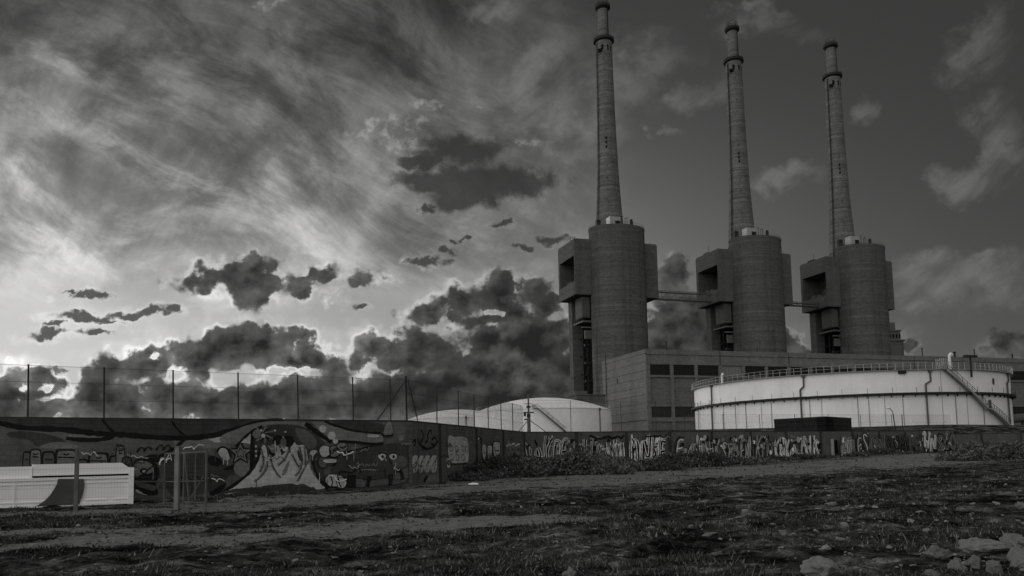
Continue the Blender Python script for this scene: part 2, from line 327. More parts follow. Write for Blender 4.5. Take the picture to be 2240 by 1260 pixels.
def blocks(h, P, val, base):        # concrete block courses showing through the render
    x, y, z = h.sep(P)
    br = h.n('ShaderNodeTexBrick'); h.put(br.inputs['Vector'], h.xyz(x, z, 0))
    br.inputs['Color1'].default_value = (1, 1, 1, 1); br.inputs['Color2'].default_value = (.86, .86, .86, 1); br.inputs['Mortar'].default_value = (.72, .72, .72, 1)
    br.inputs['Scale'].default_value = 1.0; br.inputs['Brick Width'].default_value = .4; br.inputs['Row Height'].default_value = .2; br.inputs['Mortar Size'].default_value = .012
    b = h.n('ShaderNodeRGBToBW'); h.put(b.inputs[0], br.outputs[0])
    val = h.m('MULTIPLY', val, b.outputs[0])
    sn = h.noise(h.xyz(x, y, h.m('MULTIPLY', z, .1)), 1.6, 5, .65)
    return h.m('MULTIPLY', val, h.m('MULTIPLY_ADD', h.ss(sn, .52, .74), -.35, 1.0))
def ribs(h, P, val, base):
    x, y, z = h.sep(P)
    f = h.m('LESS_THAN', h.m('FRACT', h.m('MULTIPLY', z, 1.6)), .35)
    return h.m('MULTIPLY', val, h.m('MULTIPLY_ADD', f, -.45, 1.0))
M = {}
M['tower'] = mat('tower_concrete', .100, .16, .12, .9, .25, 1.2, extra=lifts(1.55, .16, .30))
M['stack'] = mat('stack_concrete', .135, .20, .25, .9, .25, 1.5, extra=lifts(1.7, .26, .22))
M['boxc'] = mat('box_concrete', .105, .14, .2, .9, .2, 1.5, extra=lifts(2.4, .07, .22))
M['hall'] = mat('hall_concrete', .155, .14, .15, .9, .2, 1.0, extra=lifts(3.4, .05, .18))
M['hallp'] = mat('hall_infill_brick', .140, .14, .3, .9, .2, 2.0, extra=lifts(.9, .10, .12))
M['gable'] = mat('gable_panels', .165, .12, .3, .9, .2, 1.0, extra=lifts(1.2, .04, .15))
M['louvre'] = mat('dark_louvre', .035, .3, 1.0, .7, extra=ribs)
M['pale_panel'] = mat('pale_shutter', .19, .1, .6, .8)
M['dark'] = mat('dark_steel', .026, .3, 1.5, .6, spec=.12)
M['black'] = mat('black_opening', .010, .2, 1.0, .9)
M['midsteel'] = mat('weathered_steel', .11, .3, 2.0, .6)
M['pale_steel'] = mat('galvanised_steel', .30, .2, 2.5, .5, spec=.5)
M['tank'] = mat('white_tank_paint', .80, .05, .25, .55, .05, 2.0, extra=tank_grime, spec=.2)
M['tankroof'] = mat('white_roof_paint', .78, .05, .3, .55, spec=.4)
M['white'] = mat('white_paint', .74, .08, .6, .5, spec=.4)
M['bin_white'] = mat('white_container_paint', .96, .06, .9, .5, .05, 6, spec=.4)
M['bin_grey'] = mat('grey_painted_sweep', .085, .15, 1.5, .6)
M['wall'] = mat('rendered_wall', .120, .26, .8, .95, .5, 9, extra=blocks)
M['wall_far'] = mat('grey_wall_panels', .115, .22, .5, .95, .3, 6, extra=blocks)
M['pier'] = mat('dark_pier', .045, .3, .9, .95, .3, 8)
M['rock'] = mat('pale_rock', .235, .30, 4.0, .95, .9, 22)
M['soilstone'] = mat('dusty_stone', .24, .3, 4.0, .95, .6, 20)
M['shrub'] = mat('shrub_leaf', .052, .4, .9, .8)
M['shrub_dry'] = mat('dry_shrub_leaf', .13, .4, .9, .85)
M['twig'] = mat('twig', .05, .3, 4, .9)
M['post_grey'] = mat('dull_zinc_post', .19, .25, 3.0, .6)
M['shed'] = mat('black_cladding', .014, .2, 1.0, .8, extra=ribs)
def paint(name, v, var=.28): return mat(name, v, var, 1.6, .8, .3, 14, extra=blocks)
M['p0'] = paint('black_spray', .018); M['p1'] = paint('dark_spray', .055); M['p2'] = paint('grey_spray', .105); M['p3'] = paint('mid_grey_spray', .18); M['p4'] = paint('light_grey_spray', .44); M['p5'] = paint('white_spray', .80)
PM = [M['p0'], M['p1'], M['p2'], M['p3'], M['p4'], M['p5']]

# ------------------------------------------------------------------ ground
CTRL = [(-19, 29.4, -1.51), (-26, 25, -1.56), (-12, 34, -1.42), (-5, 38.6, -1.30), (-2.4, 49, -1.15), (.9, 60.6, -1.25), (10, 64.5, -1.1), (22, 72, -.95), (35, 81, -.72), (43, 84.5, -.40), (48.7, 87, -.18), (56, 85, -.1), (0, 11, -1.6), (-8, 12, -1.62), (6, 10, -1.52), (7.5, 12, -1.50), (0, 0, -1.6), (-10, 0, -1.6), (10, 0, -1.6), (14, 46, -1.30), (12, 25, -1.52), (25, 50, -1.15), (40, 62, -.85), (-10, 26, -1.52), (0, 28, -1.53), (25, 28, -1.35), (60, 60, -.55)]
CTRL = np.array(CTRL)
# site line of the perimeter wall: behind it the works stands on a raised platform
WA, WB, WC, WD = np.array((-19.15, 29.46)), np.array((-5.03, 38.67)), np.array((.87, 60.64)), np.array((48.8, 87.68))
d0 = (WB-WA)/np.linalg.norm(WB-WA); WL = WA-d0*16.0
dR = (WD-WC)/np.linalg.norm(WD-WC)
def vnoise(x, y, seed=0):
    xi, yi = np.floor(x).astype(np.int64), np.floor(y).astype(np.int64); fx, fy = x-xi, y-yi
    fx = fx*fx*(3-2*fx); fy = fy*fy*(3-2*fy)
    def hsh(a, b):
        n = (a*374761393+b*668265263+seed*974711) & 0x7fffffff
        n = ((n ^ (n >> 13))*1274126177) & 0x7fffffff
        return ((n ^ (n >> 16)) & 0xffff)/65535.0
    return (hsh(xi, yi)*(1-fx)+hsh(xi+1, yi)*fx)*(1-fy)+(hsh(xi, yi+1)*(1-fx)+hsh(xi+1, yi+1)*fx)*fy
def fbm(x, y, seed=0, o=4):
    t = 0; a = .5
    for i in range(o): t = t+a*vnoise(x*2**i, y*2**i, seed+i); a *= .5
    return t/(1-.5**o)
def behind(x, y):                   # signed distance behind the wall line (positive = inside the works)
    def sd_(p, dd):
        n = np.array((-dd[1], dd[0])); return (x-p[0])*n[0]+(y-p[1])*n[1]
    dm = (WC-WB)/np.linalg.norm(WC-WB)
    a, b, c = sd_(WA, d0), sd_(WB, dm), sd_(WC, dR)
    return np.maximum(np.minimum(a, 60), np.minimum(b, 60)) if False else np.minimum(np.where(x < WB[0], a, np.minimum(np.maximum(b, -1e3), 1e3)), 1e3) if False else np.where(y < WB[1]+(x-WB[0])*0.0, a, np.where(c > 0, np.minimum(np.maximum(b, c), 1e3), np.minimum(b, 1e3)*0+np.where(b > 0, np.minimum(b, 200), c)))
def ground_rel(x, y):
    x = np.asarray(x, float); y = np.asarray(y, float)
    s = 2.2+.17*np.hypot(x, y)
    w = 0; z = 0
    for cx, cy, cz in CTRL:
        k = np.exp(-((x-cx)**2+(y-cy)**2)/(2*s*s))+1e-9; w = w+k; z = z+k*cz
    z = z/w
    dist = np.hypot(x, y)
    bumps = (fbm(x*.22, y*.22, 3, 4)-.5)*.30*np.clip(dist/40, .35, 1)+(fbm(x*.9, y*.9, 9, 3)-.5)*.24+(fbm(x*3.3, y*3.3, 21, 3)-.5)*.13
    flat = track(x, y); bumps = bumps*(1-.80*flat)
    u = np.clip(((x+24.0)*10.8+(y-25.3)*6.0)/(10.8**2+6.0**2), 0, 1); bumps = bumps-.15*np.exp(-((x+24.0-10.8*u)**2+(y-25.3-6.0*u)**2)/1.6)
    far = np.clip((np.maximum(y, 0)-95)/30, 0, 1); far = far*far*(3-2*far)
    return (z+bumps)*(1-far)+3.6*far
TRK = [((-30, 20.5), (-11, 25.5), 1.5), ((-11, 25.5), (1, 38), 3.0), ((1, 39), (11, 49), 6.0), ((11, 49), (24, 57), 7.5), ((24, 57), (36, 68), 8.0), ((36, 70), (60, 76), 7.0), ((36, 66), (70, 62), 5.0), ((-9, 16.5), (1, 19.5), 1.5), ((-14, 18.6), (-5, 19.0), .6)]
def track(x, y):                    # worn bare dirt, 0..1
    t = 0
    wx = x+(fbm(x*.35, y*.35, 31, 3)-.5)*2.6; wy = y+(fbm(x*.35+9, y*.35, 37, 3)-.5)*2.6
    for (ax, ay), (bx, by), w in TRK:
        dx, dy = bx-ax, by-ay; u = np.clip(((wx-ax)*dx+(wy-ay)*dy)/(dx*dx+dy*dy), 0, 1)
        dd = np.hypot(wx-ax-u*dx, wy-ay-u*dy); t = np.maximum(t, np.clip(1.35-dd/w, 0, 1))
    n = fbm(x*.55, y*.9, 41, 4)
    return np.clip(t*1.5*np.clip(n*2.2-.25, 0, 1.2), 0, 1)
def ground_z(x, y): return float(ground_rel(np.array([x]), np.array([y]))[0])+EYE
def build_ground():
    rings = np.concatenate([np.geomspace(1.2, 130, 400), np.geomspace(140, 6000, 26)])
    th = np.concatenate([np.linspace(-46, 46, 420), np.linspace(50, 310, 53)])
    T, Rr = np.meshgrid(np.radians(th), rings)
    X, Y = np.sin(T)*Rr, np.cos(T)*Rr
    Z = ground_rel(X, Y)+EYE
    nr, nt = X.shape
    vs = np.stack([X, Y, Z], -1).reshape(-1, 3)
    i, j = np.meshgrid(np.arange(nr-1), np.arange(nt), indexing='ij')
    j2 = (j+1) % nt
    f = np.stack([i*nt+j, (i+1)*nt+j, (i+1)*nt+j2, i*nt+j2], -1).reshape(-1, 4)[:, ::-1]
    ctr = len(vs); vs = np.vstack([vs, [0, 0, EYE-1.6]])
    me = bpy.data.meshes.new('ground')
    fl = [tuple(a) for a in f.tolist()]+[((k+1) % nt, ctr, k) for k in range(nt)]
    me.from_pydata(vs.tolist(), [], fl)
    at_ = me.attributes.new('bare', 'FLOAT', 'POINT')
    tr = track(vs[:, 0], vs[:, 1]); at_.data.foreach_set('value', tr.astype(np.float32))
    me.polygons.foreach_set('use_smooth', [True]*len(me.polygons))
    Mt = bpy.data.materials.new('waste_ground'); Mt.use_nodes = True; nt_ = Mt.node_tree; b = nt_.nodes['Principled BSDF']; h = G(nt_)
    P = h.n('ShaderNodeTexCoord').outputs['Object']
    at2 = h.n('ShaderNodeAttribute', attribute_name='bare')
    n1 = h.noise(P, .5, 8, .62); n2 = h.noise(P, 3.0, 8, .65); n3 = h.noise(P, 16, 6, .7); n4 = h.noise(P, 60, 3, .7)
    soil = h.m('MULTIPLY_ADD', h.ss(n1, .40, .62), .062, .016)
    soil = h.m('MULTIPLY', soil, h.m('MULTIPLY_ADD', h.ss(n2, .34, .66), 1.5, .25))
    bare = h.m('MULTIPLY', h.m('MULTIPLY_ADD', h.ss(n2, .3, .7), .080, .125), h.m('MULTIPLY_ADD', h.m('SUBTRACT', n1, .5), .8, 1.0))
    k = h.ss(h.m('ADD', at2.outputs['Fac'], h.m('ADD', h.m('MULTIPLY', h.m('SUBTRACT', n2, .5), 1.5), h.m('MULTIPLY', h.m('SUBTRACT', n3, .5), 1.8))), .22, .86)
    dk2 = h.noise(h.v('MULTIPLY', P, (.5, 1.0, 1.0)), 1.1, 6, .62); soil = h.m('MULTIPLY', soil, h.ss(dk2, .40, .62, .45, 1.75))
    val = h.mix(k, soil, bare)
    val = h.m('MULTIPLY', val, h.m('MULTIPLY_ADD', h.m('SUBTRACT', n3, .5), 2.8, 1.0))
    val = h.m('MULTIPLY', val, h.m('MULTIPLY_ADD', h.m('SUBTRACT', n4, .5), 2.0, 1.0))
    grit = h.m('MULTIPLY', h.ss(n4, .62, .70), h.ss(n3, .45, .6)); val = h.m('ADD', val, h.m('MULTIPLY', grit, .14))
    val = h.m('MAXIMUM', val, .006)
    cb = h.n('ShaderNodeCombineColor')
    for q_, kk in enumerate((1.0, .995, .985)): h.put(cb.inputs[q_], h.m('MULTIPLY', val, kk))
    h.put(b.inputs['Base Color'], cb.outputs[0]); b.inputs['Roughness'].default_value = .95; b.inputs['Specular IOR Level'].default_value = .0
    bp = h.n('ShaderNodeBump'); bp.inputs['Strength'].default_value = .9; bp.inputs['Distance'].default_value = .07
    h.put(bp.inputs['Height'], h.m('ADD', n3, h.m('MULTIPLY', n2, 1.6))); h.put(b.inputs['Normal'], bp.outputs[0])
    me.materials.append(Mt); me.update()
    o = bpy.data.objects.new('ground', me); COL.objects.link(o); tag(o, kind='structure', label='dark rubble strewn waste ground with worn dirt tracks', cat='ground')
build_ground()

# ------------------------------------------------------------------ power station
S = 1.25; PSI = .3158
PB = 3.6                                        # platform level above the eye
PO = Vector((36.1743*S, 260*S, EYE+PB))
def plocal(u, v, z): return (u*S, v*S, z*S-PB)   # fitted units (relative to the eye) -> metres in the plant's own frame
def pbox(mb, u0, u1, v0, v1, z0, z1, mi=0): mb.box(u0*S, u1*S, v0*S, v1*S, z0*S-PB, z1*S-PB, mi)
ZB = PB/S-.6
def make_tower():
    t = thing('chimney_tower', 'nearest and leftmost concrete boiler tower with tall tapering chimney', 'power station tower', PO, PSI, 'three chimney towers of the power station')
    zt = 74.54
    b = MB(); A, B = 9.7*S, 7.2*S
    def Z(z): return z*S-PB
    b.lathe([(1, Z(ZB)), (1, Z(zt-.25)), (1.012, Z(zt-.2)), (1.012, Z(zt+.55)), (.975, Z(zt+.55)), (.975, Z(zt-.1))], 96, 0, 0, a=A, b=B)
    silo = b.build('boiler_silo', M['tower'], t, 35)
    r = MB()
    for k in range(40):
        a0, a1 = 2*math.pi*k/40, 2*math.pi*(k+1)/40
        p = Vector((A*.985*math.cos(a0), B*.985*math.sin(a0), Z(zt+.55))); q = Vector((A*.985*math.cos(a1), B*.985*math.sin(a1), Z(zt+.55)))
        r.tube(p, p+Vector((0, 0, 1.1)), .035, 4); r.tube(p+Vector((0, 0, 1.1)), q+Vector((0, 0, 1.1)), .03, 4); r.tube(p+Vector((0, 0, .6)), q+Vector((0, 0, .6)), .025, 4)
    r.build('roof_railing', M['midsteel'], silo)
    # rear block carrying the stack
    b = MB(); pbox(b, -7.2, 10.5, 2.5, 21, ZB, 71.5); pbox(b, -6.6, 9.8, 3.2, 20.4, 71.5, 72.2); b.build('rear_block', M['tower'], t)
    # side boxes: open-fronted on the left, closed on the right
    zb0, zb1 = 52.52, 70.85
    b = MB(); u0, u1, v0, v1 = -15.45, -6.0, .11, 14.82
    pbox(b, u0, u1, v0, v1, 65.6, zb1); pbox(b, u0, u1, v0, v1, zb0, 56.9)
    pbox(b, u0, u1, v0, v0+.7, 56.9, 65.6); pbox(b, u0, u1, v1-1.2, v1, 56.9, 65.6); pbox(b, u0+7.6, u1, v0+.7, v1-1.2, 56.9, 65.6)
    pbox(b, u0+.15, u1, v0+.15, v0+.55, zb1, zb1+.45); pbox(b, u0+.15, u0+.55, v0+.55, v1-.2, zb1, zb1+.45)
    lb = b.build('side_box', M['boxc'], t)
    b = MB()
    b.tube(plocal(-12.8, 4.2, 56.9), plocal(-12.0, 3.6, 59.8), .8, 12); b.tube(plocal(-12.0, 3.6, 59.8), plocal(-8, 4.6, 60.2), .8, 12)
    for k in range(7): b.tube(plocal(-14.4+k*.7, 2.0+k*1.1, 57.0), plocal(-14.1+k*.5, 2.6+k*.9, 58.4+(k % 3)*.8), .22, 6)
    pbox(b, -14.6, -8, 5.5, 7, 56.9, 57.9); pbox(b, -14.0, -8, 9.2, 11, 56.9, 58.4)
    b.build('broken_duct', M['boxc'], lb)
    b = MB()
    pbox(b, -13.6, -11.8, 9.5, 12.5, zb1, zb1+1.6); b.tube(plocal(-12.6, 10.2, zb1+1.6), plocal(-12.6, 10.2, zb1+4.0), .09, 5); b.build('roof_vent', M['dark'], lb)
    b = MB(); b.tube(plocal(-10.4, 3.2, zb1+.3), plocal(-7.6, 5.0, zb1+2.2), .12, 5); b.tube(plocal(-7.6, 5.0, zb1), plocal(-7.6, 5.0, zb1+2.3), .1, 5)
    b.build('roof_stair', M['dark'], lb)
    b = MB(); pbox(b, 5.8, 15.21, .40, 14.82, zb0, zb1); pbox(b, 6, 15.05, .55, .95, zb1, zb1+.4); pbox(b, 14.65, 15.05, .95, 14.6, zb1, zb1+.4)
    b.tube(plocal(13.3, 1.6, zb1), plocal(13.3, 1.6, zb1+1.4), .1, 5)
    b.build('side_box', M['boxc'], t)
    # lift pier, slot, beams and hanging gear below the left box
    b = MB(); pbox(b, -12.2, -8.4, 11.6, 14.6, ZB, zb0-.02); b.build('lift_pier', M['boxc'], t)
    b = MB(); pbox(b, -8.4, -7.0, 3.2, 13.6, ZB, zb0-.02); b.build('recess_shade_box', M['black'], t)  # black box added so the recess under the side box looks shaded
    b = MB()
    for z in (6.5, 12, 18, 24, 30, 36): pbox(b, -10.9, -7.3, 4.2, 5.0, z, z+.7); pbox(b, -10.9, -7.4, 8.2, 9.0, z+2.6, z+3.1)
    for z in (8, 14, 20, 26, 32): b.tube(plocal(-10.7, 4.6, z), plocal(-8.6, 4.6, z+4.6), .13, 5)
    for uu in (-10.6, -9.0): b.tube(plocal(uu, 6.5, ZB), plocal(uu, 6.5, 44), .22, 6)
    b.build('lift_frame', M['dark'], t)
    b = MB()
    pbox(b, -12.6, -7.5, 1.4, 9.5, 43.6, 44.1)
    for k in range(7):
        vv = 1.5+k*1.3; b.tube(plocal(-12.5, vv, 44.1), plocal(-12.5, vv, 45.2), .05, 4)
    b.tube(plocal(-12.5, 1.5, 45.2), plocal(-12.5, 9.4, 45.2), .05, 4); b.tube(plocal(-12.5, 1.5, 45.2), plocal(-8.2, 1.5, 45.2), .05, 4)
    pbox(b, -11.6, -7.3, 2.2, 2.9, 38.2, 41.0); pbox(b, -13.2, -7.8, 1.0, 1.5, 41.6, 42.0)
    b.build('access_platform', M['midsteel'], t)
    b = MB(); pbox(b, -12.4, -9.6, 2.2, 7.8, 45.4, 52.2)
    for k in range(12): pbox(b, -12.55, -12.4, 2.3, 7.7, 45.7+k*.53, 45.95+k*.53)
    for k in range(12): pbox(b, -12.4, -9.7, 2.05, 2.2, 45.7+k*.53, 45.95+k*.53)
    b.build('louvre_housing', M['midsteel'], t)
    # the hut at the chimney's foot
    b = MB(); pbox(b, -.7, 3.3, 3.4, 6.4, zt-.2, zt+6.3); hut = b.build('roof_hut', M['pale_steel'], t)
    b = MB(); pbox(b, 1.3, 3.1, 3.25, 3.4, zt-.1, zt+4.9); b.build('doorway', M['black'], hut)
    for uu, vv, hh in ((4.6, 2.6, 5.6), (5.5, 2.8, 6.0), (6.8, 1.2, 4.2), (3.9, 3.2, 6.4)):
        b = MB(); b.tube(plocal(uu, vv, zt-.1), plocal(uu, vv, zt+hh), .10, 5); b.tube(plocal(uu-.4, vv, zt+hh), plocal(uu+.4, vv, zt+hh), .10, 5); b.build('roof_pipe', M['dark'], t)
    b = MB(); pbox(b, 5.9, 6.6, .9, 1.6, zt-.1, zt+5.0); b.build('roof_unit', M['dark'], t)
    b = MB(); pbox(b, -5.2, -3.6, 4.4, 5.6, zt-.1, zt+5.0); b.build('roof_unit', M['dark'], t)
    # chimney
    cx, cy = 3.767*S, 13.102*S
    prof = [(5.6, 70.5), (5.3, 74), (4.95, 79), (4.55, 85), (4.15, 92), (3.76, 101), (3.46, 111), (3.22, 122), (3.06, 134), (2.96, 143), (2.95, 148.4)]
    b = MB(); b.lathe([(rr*S, Z(z)) for rr, z in prof], 48, cx, cy)
    ch = b.build('chimney', M['stack'], t, 30)
    b = MB()
    rs = random.Random(3)
    def rad(z):
        for (r0, z0), (r1, z1) in zip(prof[:-1], prof[1:]):
            if z0 <= z <= z1: return r0+(r1-r0)*(z-z0)/(z1-z0)
        return prof[-1][0]
    def onside(a, z, w, hh, dep=.05):
        rr = rad(z)*S; T_ = Matrix.Translation((cx, cy, Z(z))) @ Matrix.Rotation(a, 4, 'Z')
        b = MB(); b.box(rr-.25, rr+dep, -w/2, w/2, -hh/2, hh/2, 0, T_); b.build('inspection_opening', M['black'], ch)
    af = math.radians(-118)
    for k in range(15):
        z = 79+k*4.45
        onside(af, z, .35, .42); 
        if k % 2: onside(af+.55, z+1.2, .28, .3)
        if k % 3 == 0: onside(af-.6, z-.7, .28, .3)
    for dz_ in (-.2, .2, .6): onside(af-.02, 109+dz_*4, .7, 1.2); 
    onside(af-.42, 144.2, 1.9, 1.5, .5); onside(af-.15, 145.4, 1.0, 2.4); onside(af+.55, 145.2, .75, 2.6); onside(af+1.0, 145.2, .6, 2.4)
    b = MB(); al = math.radians(-168)
    for k in range(18):
        z0, z1 = 72+k*4.2, 72+(k+1)*4.2
        for off in (-.05, .05):
            r0, r1 = rad(z0)*S+.28, rad(z1)*S+.28
            b.tube((cx+r0*math.cos(al+off), cy+r0*math.sin(al+off), Z(z0)), (cx+r1*math.cos(al+off), cy+r1*math.sin(al+off), Z(z1)), .10, 4)
        r0 = rad(z0)*S+.75
        for j in range(6):
            a_, a2_ = al-.2+j*.4/6, al-.2+(j+1)*.4/6
            b.tube((cx+r0*math.cos(a_), cy+r0*math.sin(a_), Z(z0)), (cx+r0*math.cos(a2_), cy+r0*math.sin(a2_), Z(z0)), .07, 4)
        b.tube((cx+r0*math.cos(al), cy+r0*math.sin(al), Z(z0)), (cx+(rad(z1)*S+.75)*math.cos(al), cy+(rad(z1)*S+.75)*math.sin(al), Z(z1)), .07, 4)
    b.build('ladder', M['dark'], ch)
    def gallery(z, rad_, inner):
        b = MB()
        b.lathe([(inner*S, Z(z-.7)), (rad_*S*.93, Z(z-.1)), (rad_*S, Z(z)), (rad_*S, Z(z+.25)), (inner*S, Z(z+.25))], 36, cx, cy, closed=False)
        n = 20
        for k in range(n):
            a0, a1 = 2*math.pi*k/n, 2*math.pi*(k+1)/n; rr = rad_*S*.98
            p = Vector((cx+rr*math.cos(a0), cy+rr*math.sin(a0), Z(z+.25))); q = Vector((cx+rr*math.cos(a1), cy+rr*math.sin(a1), Z(z+.25))); up = Vector((0, 0, 1))
            b.tube(p, p+up*1.25, .06, 4)
            for hh in (.35, .8, 1.25): b.tube(p+up*hh, q+up*hh, .06, 4)
            b.add([p, q, q+up*.75, p+up*.75], [(0, 1, 2, 3)])
        b.build('gallery', M['dark'], ch)
    gallery(148.5, 3.75, 2.2)
    b = MB(); b.lathe([(1.92*S, Z(148.3)), (1.86*S, Z(161.8)), (1.86*S, Z(162.6)), (1.7*S, Z(162.6)), (1.7*S, Z(158))], 36, cx, cy)
    fl = b.build('flue', M['stack'], ch, 30)
    b = MB()
    for k in range(5): 
        a_ = math.radians(-62+k*4); b.tube((cx+1.93*S*math.cos(a_), cy+1.93*S*math.sin(a_), Z(149)), (cx+1.88*S*math.cos(a_), cy+1.88*S*math.sin(a_), Z(161.2)), .14, 5)
    b.build('flue_pipe', M['dark'], fl)
    gallery(161.3, 2.75, 1.8)
    b = MB()
    for k in range(8):
        a0 = 2*math.pi*k/8+.2; a1 = a0+2*math.pi/8
        pts = [(1.75, 162.4), (2.05, 163.4), (1.95, 164.5), (1.35, 165.1)]
        P = [Vector((cx+rr*S*math.cos(a0), cy+rr*S*math.sin(a0), Z(z))) for rr, z in pts]; b.path(P, .11, 5)
        for j in (1, 2, 3):
            rr, z = pts[j]; b.tube(P[j], (cx+rr*S*math.cos(a1), cy+rr*S*math.sin(a1), Z(z)), .10, 5)
    b.build('crown_cage', M['midsteel'], fl)
    return t
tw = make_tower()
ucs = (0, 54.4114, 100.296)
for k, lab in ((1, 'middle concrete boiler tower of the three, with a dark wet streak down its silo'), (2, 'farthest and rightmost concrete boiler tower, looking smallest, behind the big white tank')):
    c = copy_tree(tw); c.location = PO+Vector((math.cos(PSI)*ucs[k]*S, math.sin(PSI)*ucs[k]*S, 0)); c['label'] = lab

def make_bridge(ua, ub, label, hgt):
    t = thing('footbridge', label, 'bridge', PO+Vector((math.cos(PSI)*ua*S-math.sin(PSI)*6*S, math.sin(PSI)*ua*S+math.cos(PSI)*6*S, 53.3*S-PB)), PSI, 'steel footbridges between the towers')
    L = (ub-ua)*S; n = 9
    b = MB()
    for y in (-1.1, 1.1):
        for z in (0, hgt): b.box(0, L, y-.09, y+.09, z-.11, z+.11)
        for k in range(n+1): x = L*k/n; b.tube((x, y, .1), (x, y, hgt-.1), .09, 5)
        for k in range(n): b.tube((L*k/n, y, .1), (L*(k+1)/n, y, hgt-.1), .07, 5)
        b.box(0, L, y-.05, y+.05, 1.2, 1.3)
    b.build('truss', M['midsteel'], t)
    b = MB(); b.box(0, L, -1.0, 1.0, .18, .34); b.build('deck', M['midsteel'], t)
    b = MB()
    for y in (-.5, 0, .5): b.tube((0, y, hgt-.6), (L, y, hgt-.6), .09, 8)
    b.build('pipe', M['midsteel'], t)
make_bridge(15.4, 46.8, 'steel truss footbridge between the leftmost and the middle tower', 3.7)
make_bridge(69.7, 92.7, 'short steel truss footbridge between the middle and the rightmost tower', 1.7)

def make_hall():
    t = thing('turbine_hall', 'long flat roofed concrete hall with dark louvred windows in front of the towers', 'industrial building', PO, PSI)
    u0, u1, v0, v1, zt = -11.95, 205.0, -40.0, -11.0, 29.0
    b = MB()
    pbox(b, u0+.5, u1, v0+.5, v1, ZB, zt-.35)                          # body
    b.build('wall', M['hallp'], t)
    b = MB(); pbox(b, u0+.55, u1, v0, v0+.5, 24.75, zt-1.45); pbox(b, u0+.55, u1, v0-.18, v0+.5, zt-1.45, zt); pbox(b, u0, u0+.5, v0-.18, v1, zt-1.2, zt); pbox(b, u0+.5, u1, v1-.5, v1, zt-.35, zt)
    b.build('parapet', M['hall'], t)
    b = MB()
    for z0, z1 in ((21.2, 21.75), (12.95, 13.5), (8.75, 9.9)): pbox(b, u0+.55, u1, v0+.03, v0+.5, z0, z1)
    b.build('floor_band', M['hall'], t)
    step = 7.83; k0 = -3.8
    us = [k0+step*k for k in range(26)]
    for i, uu in enumerate([u0+.85]+us):
        b = MB(); pbox(b, uu-.45, uu+.45, v0-.12, v0+.5, ZB, 24.75); b.build('pilaster', M['hall'], t)
    b = MB(); pbox(b, u0-.1, u0+.4, v0-.18, v0+.5, ZB, zt-1.5); b.build('corner_pier', M['gable'], t)
    edges = [u0+1.3]+[x for x in us]
    for i in range(len(us)):
        a = (u0+1.3) if i == 0 else us[i-1]+.45
        e = us[i]-.45
        if a > 150: break
        pale = i == 3
        b = MB(); pbox(b, a+.12, e-.12, v0+.36, v0+.46, 21.8, 24.7)
        w = b.build('window', M['pale_panel'] if pale else M['louvre'], t)
        if pale: w['label'] = 'pale shuttered window among the dark louvred ones'
        b = MB()
        if not pale:
            for k in range(9): pbox(b, a+.15, e-.15, v0+.22, v0+.36, 21.9+k*.31, 22.02+k*.31)
        else:
            for k in range(6): pbox(b, a+.3+k*1.1, a+.42+k*1.1, v0+.28, v0+.36, 21.85, 24.65)
        b.build('louvre_slats', M['dark'] if not pale else M['pale_panel'], w)
        b = MB(); pbox(b, a+.12, e-.12, v0+.36, v0+.46, 9.95, 12.9); w = b.build('window', M['louvre'], t)
        b = MB()
        for k in range(3): pbox(b, a+1.5+k*1.7, a+1.62+k*1.7, v0+.26, v0+.36, 9.98, 12.88)
        pbox(b, a+.12, e-.12, v0+.27, v0+.35, 11.4, 11.52)
        b.build('mullions', M['dark'], w)
    # gable of precast panels
    b = MB()
    n = 8; zs = np.linspace(9.3, zt-1.25, n+1)
    for k in range(n):
        for j in range(3):
            va, ve = v0+.55+(v1-v0-.55)*j/3, v0+.55+(v1-v0-.55)*(j+1)/3
            pbox(b, u0, u0+.5, va+.04, ve-.04, zs[k]+.04, zs[k+1]-.04)
    pbox(b, u0+.3, u0+.5, v0+.55, v1, ZB, zt-1.25)
    b.build('gable_panels', M['gable'], t)
    b = MB(); b.tube(plocal(u0-.15, -14.2, 5), plocal(u0-.15, -14.2, 31.2), .12, 6); b.box(*[q for q in ((u0-.2)*S-.1, (u0-.2)*S+.1, -22*S-.15, -22*S+.15, 21*S-PB, 22.5*S-PB)])
    b.build('downpipe', M['dark'], t)
    b = MB()
    for j in (3, 6, 12, 18): pbox(b, us[j-1 if j else 0]-.09, us[j-1]+.09, v0-.20, v0-.17, 24.8, zt-.02)
    b.build('expansion_joint', M['dark'], t)
    # things on the roof
    for (uu, vv, hh, r_, lab) in ((-3.6, -37, 3.6, .28, 'short dark roof vent pipe near the hall corner'), (27.5, -36, 2.2, .16, 'thin roof pipe in front of the middle tower'), (92.0, -34, 4.6, .2, 'dark roof pole left of the tank stair top'), (104.5, -35, 3.2, .4, 'stubby dark roof cowl behind the tank stair'), (113.0, -35, 4.4, .2, 'tall dark roof pole right of the tank stair'), (128.5, -36, 2.6, .3, 'dark roof vent at the right edge of the hall')):
        p = PO+Vector((math.cos(PSI)*uu*S-math.sin(PSI)*vv*S, math.sin(PSI)*uu*S+math.cos(PSI)*vv*S, (zt-.4)*S-PB))
        b = MB(); b.tube((0, 0, 0), (0, 0, hh), r_, 8); b.tube((0, 0, hh), (0, 0, hh+.35), r_*1.6, 8); b.tube((0, 0, 0), (0, 0, .3), r_*2, 8)
        o = b.build('roof_pipe', M['dark'], None, 35); o.location = p; tag(o, lab, 'roof pipe', 'pipes on the hall roof')
make_hall()
